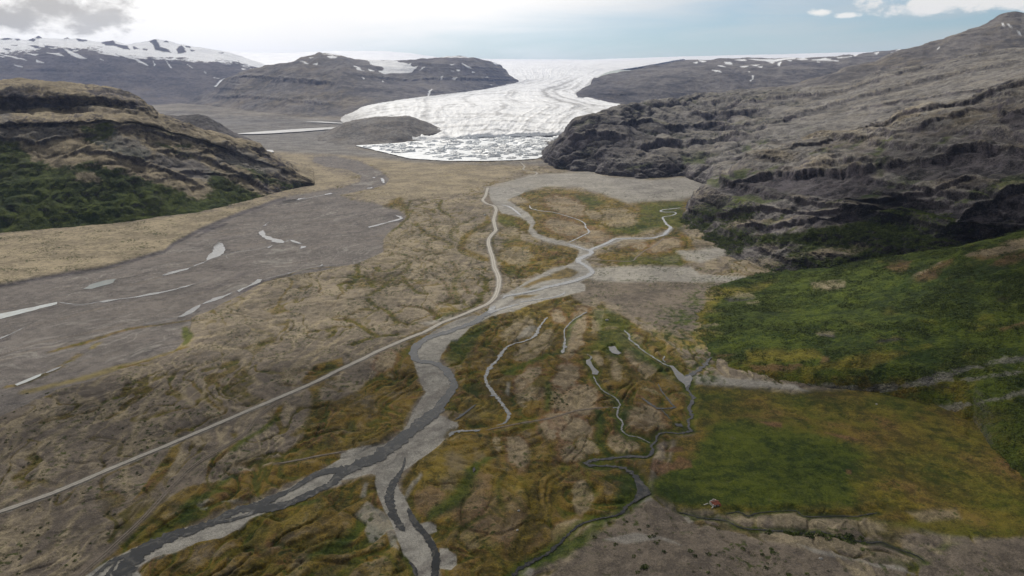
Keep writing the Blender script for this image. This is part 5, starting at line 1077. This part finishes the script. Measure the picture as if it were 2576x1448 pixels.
SG = np.repeat(ss[None, :], len(gpar), 0); PG = np.repeat(gpar[:, None], NC, 1)
wig = fbm3(GP, 500, 4, .5, 300)
crev = fbm3(GP + np.stack([wig, -wig, 0 * wig], -1) * 60, 110, 5, .55, 310, True)
flow = perlin2(SG * 26 + wig * 1.6, PG * 0.55, 320) * .6 + perlin2(SG * 70 + wig * 3, PG * 0.8, 321) * .4
ogive = perlin2(SG * 3 + wig, PG * 9 + 6 * (SG - .5) ** 2 * 4 + wig * 2, 323)
rough_ = sstep(4.5, 1.0, PG)
disp = (7 + 9 * rough_) * crev + 5 * flow + 3 * ogive
disp = disp * np.clip(PG / 0.6, 0.2, 1)
disp = disp - 34 * sstep(.07, 0, SG) * sstep(6, 4, PG) - 16 * sstep(.97, 1, SG) * sstep(6, 4, PG)
Q = GP + gn * disp[..., None]
gw = Paint(Q.shape[0] * NC, SNOW, *[a.ravel() for a in project(GP)])
fr, cr, fw, og, PGr, SGr = [a.ravel() for a in (rough_, crev, flow, ogive, PG, SG)]
fng = fbm3(GP, 40, 4, .65, 333).ravel()
gw.put(PALE, sstep(0.25, -0.3, cr + .5 * fng) * (0.25 + 0.5 * fr))
gw.put(SCREE, sstep(0.0, -0.45, cr + .5 * fng) * (0.1 + 0.4 * fr))
gw.put(SCREE, sstep(0.12, 0.6, fw + .25 * fng) * .5 * sstep(9, 5, PGr))
gw.put(PALE, sstep(0.1, 0.5, og) * .4 * sstep(8, 5, PGr))
for c, wd, am, lo, hi in ((.80, .018, .75, 2.5, 7.5), (.855, .012, .6, 2.6, 6.8), (.02, .07, .6, 1, 4.5), (.985, .02, .5, 2, 8), (.45, .01, .35, 2.6, 6), (.3, .012, .3, 1.6, 5), (.62, .01, .35, 2.8, 7)):
    gw.put(SCREE, np.exp(-((SGr - c + wig.ravel() * .03) / wd) ** 2) * am * sstep(lo, lo + .6, PGr) * sstep(hi, hi - 1.5, PGr) * sstep(-.5, .2, fng + .2))
gw.put(SNOW, sstep(1.3, .2, PGr) * .75)  # front painted whiter to offset the shade on its steep face
mesh_from_grid('glacier', Q, gw.w, M_ICE)

# ---- hummock in front of the ice
def p_l4(p, f):
    p.put(BROWN, sstep(-.3, .4, f['w1']) * .5); p.put(MOSS, sstep(.1, .6, f['w2']) * .35); p.put(ROCK, sstep(.1, .6, f['w2'] * -1 + .4 * f['fn']) * .35)
l4 = [prow([785, 850, 900, 1000, 1060, 1100, 1150], [366, 368, 368, 361, 354, 345, 331], [-3] * 7), prow([785, 850, 900, 1000, 1060, 1100, 1150], [364, 350, 345, 335, 335, 333, 329], [3080, 3150, 3150, 3200, 3300, 3400, 3600]),
      prow([785, 830, 870, 920, 960, 1030, 1060, 1100, 1150], [362, 336, 311, 300, 296, 296, 305, 319, 328], [3100, 3350, 3450, 3500, 3500, 3500, 3550, 3600, 3650])]
terrain('hill', l4, np.arange(785, 1150, 1.9), M_HILL, SCREE, 14, 160, 6, .5, .3, 1.5, 20., ['z', 'd', 'd'], p_l4, .4, (.6, .9), (0, .5), seed=143, step=1.2, gully=2.5, gscale=60)
# low moraine ground between the plain and the far mountains
fm = [prow([380, 1000], [345, 345], [-3, -3]), prow([380, 1000], [318, 324], [0, 0]), prow([380, 1000], [298, 306], [1.5, 1.5]), prow([380, 450, 520, 560, 640, 760, 860, 1000], [268, 262, 268, 274, 284, 294, 300, 305], [6500, 6800, 6500, 6000, 5700, 5300, 5000, 4500])]
terrain('plain', fm, np.arange(380, 1000, 2.2), M_MOUNT, SCREE, 3, 200, 6, .5, .2, .5, 20., ['z', 'z', 'z', 'd'], lambda p, f: (p.put(BROWN, sstep(-.2, .4, f['w1']) * .5), p.put(TAN, sstep(2.0, 2.8, f['par']) * .4), p.put(PALE, sstep(2.0, 2.6, f['par']) * sstep(.1, .5, f['w2'] + .5 * f['fn']) * .7)), 0, (.6, .9), (0, .5), seed=153, step=1.0)

# ---- lagoon and its icebergs
flat_poly('lagoon', LAG, -0.4, M_LAGOON, 0.02)
def ice_mat(name, c1, c2):
    m = bpy.data.materials.new(name); m.use_nodes = True
    t = NT(m.node_tree)
    pos = t.new('ShaderNodeNewGeometry').outputs['Position']
    n = t.noise(t.new('ShaderNodeMapping', {0: pos, 'Scale': (1, 1, 3)}).outputs[0], 0.09, 5, .65, .8)
    c = t.mix(t.ramp(n, .38, .66), c1, c2)
    bp = t.new('ShaderNodeBump', {'Strength': .5, 'Distance': 1.5, 'Height': n})
    bs = t.new('ShaderNodeBsdfPrincipled', {'Base Color': c, 'Roughness': .5, 'Normal': bp.outputs[0]})
    t.new('ShaderNodeOutputMaterial', {0: bs.outputs[0]})
    return m
M_BERG = ice_mat('berg_ice', (.82, .85, .87), (.62, .64, .66))
M_BERGD = ice_mat('dirty_berg_ice', (.62, .63, .63), (.80, .82, .84))
def berg_mesh(k):
    r = np.random.default_rng(500 + k)
    n1, n2 = 26, 9
    V_, F_ = [], []
    pk = r.uniform(-.35, .35, 2); sq = r.uniform(.8, 1.3)
    for j in range(n2):
        t = j / (n2 - 1)
        for i in range(n1):
            a = 2 * math.pi * i / n1
            rad = (1 - t ** 1.5) * (1 + .22 * math.sin(2 * a + k) + .14 * math.sin(3 * a + 2 * k) + .10 * math.sin(7 * a + k)) + .02
            h = .34 * (1 - (1 - t) ** 2) * (1 + .5 * math.sin(a * 2 + k * 1.3) * (1 - t))
            V_.append((rad * math.cos(a) + pk[0] * t + r.normal() * .03, (rad * math.sin(a) * .6 + pk[1] * t * .5) + r.normal() * .03, h + abs(r.normal()) * .05 * (j > 0) - .06 * (j == 0)))
    for j in range(n2 - 1):
        for i in range(n1):
            a, b = j * n1 + i, j * n1 + (i + 1) % n1
            F_.append((a, b, b + n1, a + n1))
    F_.append(tuple(range((n2 - 1) * n1, n2 * n1)))
    me = bpy.data.meshes.new('iceberg'); me.from_pydata(V_, [], F_); me.update()
    return me
bm_ = [berg_mesh(k) for k in range(8)]
for m_ in bm_[:6]: m_.materials.append(M_BERG)
for m_ in bm_[6:]: m_.materials.append(M_BERGD)
lagp = pts('F 905,368 960,379 1031,395 1125,401.5 1225,402 1300,400 1350,396 1378,384 1410,356 1440,338 1300,345 1180,347 1090,353 1040,356 980,364')
cnt = 0; tries = 0; placed = []
while cnt < 170 and tries < 8000:
    tries += 1
    uu_ = random.uniform(905, 1440); vv_ = random.uniform(338, 402)
    i, d = poly_sd(np.array([uu_]), np.array([vv_]), lagp, 5)
    if d is None or len(d) == 0 or d[0] < 1.0: continue
    x, y = on_plane(uu_, vv_)
    s = random.choice([9, 12, 16, 22, 30, 42]) * (1.35 if vv_ < 372 else 0.85)
    s = min(s, 4 + d[0] * 7)
    if any(math.hypot(x - a, (y - b) * .9) < .75 * (s + c) * .8 for a, b, c in placed): continue
    placed.append((x, y, s))
    k = random.randrange(8)
    o = bpy.data.objects.new('iceberg', bm_[k]); COL.objects.link(o)
    o.location = (x, y, -.4); o.scale = (s, s * random.uniform(.8, 1.5), min(s, 26) * random.uniform(.7, 1.25)); o.rotation_euler[2] = random.uniform(-.5, .5)
    o['label'] = 'white ice floe drifting with many others in the lagoon' if k < 6 else 'grey streaked ice floe drifting among white ones in the lagoon'
    o['category'] = 'iceberg'; o['group'] = 'white ice floes in front of the glacier' if k < 6 else 'grey ice floes in front of the glacier'
    cnt += 1

# ================================================================ shrubs
M_SHRUB = simple_mat('shrub_leaves', (0.078, 0.105, 0.014), .9, (0.022, 0.038, 0.006), 0.12)
def shrub_mesh(k, nleaf=46):
    r = np.random.default_rng(900 + k); V_, F_ = [], []
    for i in range(nleaf):                          # leaf clumps spread through a low dome
        a = r.uniform(0, 2 * math.pi); rr = math.sqrt(r.uniform(0, 1)); h = (1 - rr * rr) ** .5 * r.uniform(.35, 1) * .75
        c = np.array([rr * math.cos(a) * (1 + .2 * math.sin(3 * a + k)), rr * math.sin(a), h])
        n = r.normal(size=3); n[2] = abs(n[2]) + .4; n /= np.linalg.norm(n)
        t1 = np.cross(n, r.normal(size=3)); t1 /= np.linalg.norm(t1); t2 = np.cross(n, t1)
        s = r.uniform(.16, .3); b = len(V_)
        for q in ((1, 0), (.2, .8), (-1, .2), (-.1, -.9)): V_.append(tuple(c + s * (q[0] * t1 + q[1] * t2)))
        F_.append((b, b + 1, b + 2, b + 3))
    for i in range(5):                              # stems
        a = i * 1.256 + k; b = len(V_)
        V_ += [(0.04 * math.cos(a), 0.04 * math.sin(a), -.1), (0.04 * math.cos(a + 2), .04 * math.sin(a + 2), -.1), (.5 * math.cos(a), .5 * math.sin(a), .45)]
        F_.append((b, b + 1, b + 2))
    me = bpy.data.meshes.new('shrub'); me.from_pydata(V_, [], F_); me.update(); me.materials.append(M_SHRUB)
    return me
SM = [shrub_mesh(k) for k in range(5)]
# single shrubs: the ones that show largest, on the near flats
zones = [('shrub standing alone on the brown gravel flat in the bottom right', 'I 2000,1000 2575,1000 J 600,1200 1300,1350 1750,1448 I 1700,1448', 45, (.6, 1.7)),
         ('dark low shrub on the pale mounds between the streams', 'I 1500,0 2050,20 2100,200 1600,250', 60, (.7, 1.3)),
         ('dark low shrub dotted over the tan streaks left of the straight road', 'H 0,50 1300,50 2000,100 900,560 0,900', 95, (.5, 1.3)),
         ('dark low shrub beside the wheel-rut track at bottom left', 'H 0,1000 900,640 1300,560 1800,400 900,1150 500,1448 0,1448', 60, (.5, 1.2)),
         ('dark leafy shrub along the creek that edges the lower right meadow', 'J 420,1062 900,1105 1100,1110 1500,1185 1500,1215 900,1150 430,1100', 30, (1.3, 2.6))]
big_single = []
for lab, zt, n_, (s0, s1) in zones:
    zp = pts(zt); a = np.array([q[:2] for q in zp]); lo, hi = a.min(0), a.max(0); c_ = 0
    while c_ < n_:
        uu_ = random.uniform(lo[0], hi[0]); vv_ = random.uniform(lo[1], hi[1])
        i, d = poly_sd(np.array([uu_]), np.array([vv_]), zp, 1)
        if d is None or len(d) == 0 or d[0] < 0: continue
        x, y = on_plane(uu_, vv_)
        if fbm2(np.array([x]), np.array([y]), 22, 3, .6, 777)[0] < random.uniform(-.1, .45): continue
        if min(np.min(np.hypot(L[:, 0] - x, L[:, 1] - y) - L[:, 2] / 2) for L in [LROAD] + LTRK[:1] + HSTR + HRIV) < 1.0: continue
        o = bpy.data.objects.new('shrub', random.choice(SM)); COL.objects.link(o)
        s = random.uniform(s0, s1)
        o.location = (x, y, ground_z(x, y) - .05); o.scale = (s, s * random.uniform(.7, 1.2), s * .85); o.rotation_euler[2] = random.uniform(0, 6.28)
        o['label'] = lab; o['category'] = 'shrub'; o['group'] = {'s': 'shrubs on the bottom right gravel flat'}.get(lab[0], 'shrubs, ' + lab[10:60])
        c_ += 1
# the shrub carpet: everything nobody could count, one object
def carpet(sets, name='shrubs'):
    vs, fs, base = [], [], 0
    tm = []
    for m_ in [shrub_mesh(20 + k, 9) for k in range(4)]:
        co = np.array([v_.co[:] for v_ in m_.vertices]); F_ = [tuple(p.vertices) for p in m_.polygons if len(p.vertices) == 4]
        tm.append((co, np.array(F_))); 
    for P_, wgt, num, (s0, s1) in sets:
        wgt = np.clip(wgt, 0, None).astype(np.float64); wgt /= wgt.sum()
        pick = rng.choice(len(P_), size=num, p=wgt)
        loc = P_[pick] + np.stack([rng.normal(size=num) * 1.2, rng.normal(size=num) * 2.5, np.zeros(num)], 1)
        for t in range(4):
            L_ = loc[t::4]; m = len(L_)
            s = rng.uniform(s0, s1, m)[:, None, None]; a = rng.uniform(0, 6.28, m)
            co, F_ = tm[t]
            R = np.zeros((m, 3, 3)); R[:, 0, 0] = np.cos(a); R[:, 0, 1] = -np.sin(a); R[:, 1, 0] = np.sin(a); R[:, 1, 1] = np.cos(a); R[:, 2, 2] = .8
            X_ = np.einsum('nij,kj->nki', R, co) * s + L_[:, None, :]
            vs.append(X_.reshape(-1, 3)); fs.append((F_[None] + (np.arange(m) * len(co))[:, None, None] + base).reshape(-1, 4)); base += m * len(co)
    V_ = np.concatenate(vs); F_ = np.concatenate(fs)
    me = bpy.data.meshes.new(name); me.vertices.add(len(V_)); me.vertices.foreach_set('co', V_.reshape(-1).astype(F32))
    me.loops.add(F_.size); me.polygons.add(len(F_)); me.loops.foreach_set('vertex_index', F_.reshape(-1).astype(np.int32))
    me.polygons.foreach_set('loop_start', (np.arange(len(F_)) * 4).astype(np.int32)); me.polygons.foreach_set('loop_total', np.full(len(F_), 4, np.int32))
    me.update(); me.materials.append(M_SHRUB)
    o = bpy.data.objects.new(name, me); COL.objects.link(o); o['kind'] = 'stuff'
    o['label'] = 'dark green birch and willow scrub carpeting the slopes and dotting the flats'; o['category'] = 'shrubs'
def area_w(P_, cols):
    G_ = P_.reshape(-1, cols, 3); du = np.gradient(G_, axis=1); dv = np.gradient(G_, axis=0)
    return np.minimum(np.linalg.norm(np.cross(du, dv), axis=-1).ravel(), 60)
aG = area_w(GROUND_POS, len(U))
inview = (u > -60) & (u < 2640) & (v < 1500)
heath = (0.5 * sstep(10, 1, chan) + GROUND_W[:, TAN] + .6 * GROUND_W[:, BROWN] + .25 * GROUND_W[:, MOSS]) * sstep(-.1, .4, mid + .4 * wb) * (1 - gr) * (1 - sand) * (near < .1) * (nearr < .1)
thick = GROUND_W[:, SHRUB] * (near < .1)
aN = area_w(HNP, HNI['Q'].shape[1]); aM = area_w(HMP, HMI['Q'].shape[1]); aL = area_w(HLP, HLI['Q'].shape[1])
carpet([(GROUND_POS, aG * heath * inview * (gy < 1500), 24000, (.6, 1.4)), (GROUND_POS, aG * thick * inview * (gy < 1300), 5000, (.7, 1.6)),
        (HNP, aN * (HNW[:, SHRUB] + .15 * HNW[:, GRASS]) * sstep(-.25, .3, HNI['w1'] + .3 * HNI['w2']) * (HNI['u'] < 2700), 24000, (.9, 2.5)), (HMP, aM * HMW[:, SHRUB] * (HMI['u'] < 2700), 18000, (1.2, 3.0)),
        (HLP, aL * HLW[:, SHRUB] * (HLI['u'] > -60) * sstep(-.2, .3, HLI['w2']), 8000, (1.2, 2.8))])

# ================================================================ ruined hut
def box(bm_v, bm_f, c, s, rz=0.0, tilt=0.0):
    b = len(bm_v)
    for dx in (-1, 1):
        for dy in (-1, 1):
            for dz in (-1, 1):
                x, y, zz = dx * s[0] / 2, dy * s[1] / 2, dz * s[2] / 2
                zz2 = zz + math.tan(tilt) * y
                bm_v.append((c[0] + x * math.cos(rz) - y * math.sin(rz), c[1] + x * math.sin(rz) + y * math.cos(rz), c[2] + zz2))
    for f_ in ((0, 1, 3, 2), (4, 6, 7, 5), (0, 4, 5, 1), (2, 3, 7, 6), (0, 2, 6, 4), (1, 5, 7, 3)): bm_f.append(tuple(b + k for k in f_))
def part(name, parts, mat, parent):
    V_, F_ = [], []
    for p_ in parts: box(V_, F_, *p_)
    me = bpy.data.meshes.new(name); me.from_pydata(V_, [], F_); me.update(); me.materials.append(mat)
    o = bpy.data.objects.new(name, me); COL.objects.link(o); o.parent = parent
    return o
M_RUSTY = simple_mat('rusty_sheet', (.30, .085, .045), .8, (.17, .055, .035), 1.2)
M_STONEW = simple_mat('limewashed_stone', (.50, .48, .44), .9, (.30, .29, .27), 1.5)
hx, hy = on_plane(*pts('J 248,912')[0][:2])
hut = bpy.data.objects.new('ruined_hut', None); COL.objects.link(hut); hut.location = (hx, hy, ground_z(hx, hy) - .1); hut.rotation_euler[2] = .35
hut['label'] = 'small ruined stone hut with rusty red roof below the dark green meadow'; hut['category'] = 'hut'
part('wall', [((-2.4, 0, .8), (.5, 4.2, 1.6)), ((2.4, .2, .7), (.5, 3.6, 1.4)), ((0, 2.1, 1.0), (4.3, .5, 2.0)), ((-1.4, -2.0, .6), (1.5, .5, 1.2)), ((1.3, -2.0, .5), (1.6, .5, 1.0)), ((0.2, 2.1, 2.3), (1.2, .45, .7)), ((-3.4, -2.4, .3), (2.0, .6, .6), .5), ((-5.2, 1.8, .3), (3.6, .5, .6), .15)], M_STONEW, hut)
part('roof', [((0, -.95, 1.75), (5.3, 2.3, .12), 0, .42), ((0.1, 1.15, 1.80), (5.2, 2.1, .12), 0, -.42), ((2.0, -2.4, .9), (1.8, 1.2, .1), .3, .7)], M_RUSTY, hut)
part('ridge_beam', [((0, .1, 2.34), (5.6, .18, .16))], M_TRACK, hut)
# pale boulders
M_BOULD = simple_mat('pale_boulder', (.52, .50, .47), .9, (.33, .32, .30), 1.2)
def boulder(k):
    r = np.random.default_rng(70 + k); V_, F_ = [], []; n1, n2 = 10, 7
    for j in range(n2):
        th = math.pi * j / (n2 - 1)
        for i in range(n1):
            a = 2 * math.pi * i / n1; q = 1 + .18 * math.sin(2 * a + k + th * 2) + r.normal() * .07
            V_.append((q * math.sin(th) * math.cos(a), .8 * q * math.sin(th) * math.sin(a), .65 * q * math.cos(th)))
    for j in range(n2 - 1):
        for i in range(n1): F_.append((j * n1 + i, (j + 1) * n1 + i, (j + 1) * n1 + (i + 1) % n1, j * n1 + (i + 1) % n1))
    me = bpy.data.meshes.new('boulder'); me.from_pydata(V_, [], F_); me.update(); me.materials.append(M_BOULD); return me
for k, (t, s, lab) in enumerate([('J 1045,1326', 1.0, 'pale boulder on the brown gravel slope below the creek'), ('E 1085,176', 3.2, 'white boulder on the heath just left of the upper road bend'), ('J 1465,160', .9, 'small white boulder on the grey gravel band above the meadow'),
                            ('I 1328,1108', .8, 'small pale rock on the yellow moss mound at bottom centre'), ('I 1338,968', .8, 'small pale rock above another on the bottom centre moss mound'), ('E 2002,962', 1.8, 'pale boulder in bright green grass near the stream head')]):
    x, y = on_plane(*pts(t)[0][:2]); o = bpy.data.objects.new('boulder', boulder(k)); COL.objects.link(o)
    o.location = (x, y, ground_z(x, y) + .2 * s); o.scale = (s, s, s); o['label'] = lab; o['category'] = 'boulder'

# ================================================================ unseen clouds added above the haze to shade the foreground and right slopes
mc = bpy.data.materials.new('shade_cloud_vapour'); mc.use_nodes = True
t = NT(mc.node_tree)
d1 = t.new('ShaderNodeBsdfDiffuse', {0: (.9, .9, .9, 1)}); d2 = t.new('ShaderNodeBsdfTranslucent', {0: (.85, .86, .88, 1)})
mx = t.new('ShaderNodeMixShader', {0: 0.5, 1: d1.outputs[0], 2: d2.outputs[0]})
tr = t.new('ShaderNodeBsdfTransparent')        # thin cloud: part of the light comes straight through
mx2 = t.new('ShaderNodeMixShader', {0: 0.70, 1: mx.outputs[0], 2: tr.outputs[0]})
t.new('ShaderNodeOutputMaterial', {0: mx2.outputs[0]})
th, ph = np.meshgrid(np.linspace(0.001, math.pi - .001, 90), np.linspace(0, 2 * math.pi, 180), indexing='ij')
for cx, cy, rx, ry in ((-380., 1560., 1350., 560.), (560., 2150., 650., 620.)):
    CP = np.stack([np.sin(th) * np.cos(ph), np.sin(th) * np.sin(ph), np.cos(th)], -1)
    cn = fbm3(CP * np.array([rx, ry, 130.]) + 5000 + cx, 330, 5, .6, 600)
    CP = CP * (1 + .6 * cn)[..., None] * np.array([rx, ry, 130.]) + np.array([cx, cy, 1580.])
    CP[:, -1] = CP[:, 0]
    mesh_from_grid('shade_cloud', CP, None, mc)

# ================================================================ haze
mh = bpy.data.materials.new('haze_air'); mh.use_nodes = True
t = NT(mh.node_tree)
pv = t.new('ShaderNodeVolumePrincipled', {'Color': (0.46, 0.60, 1.0, 1), 'Density': 2.2e-5, 'Anisotropy': 0.2})
t.new('ShaderNodeOutputMaterial', {1: pv.outputs[0]})
V_, F_ = [], []
box(V_, F_, (0, 0, 0), (56000, 56000, 1))
zlo, zhi = -60.0, 1150.0
V_ = [(a, b, zlo if c < 0 else zhi) for a, b, c in V_]
me = bpy.data.meshes.new('haze'); me.from_pydata(V_, [], F_); me.update(); me.materials.append(mh)
ho = bpy.data.objects.new('haze', me); COL.objects.link(ho); ho['kind'] = 'stuff'
print('verts ground', npx)
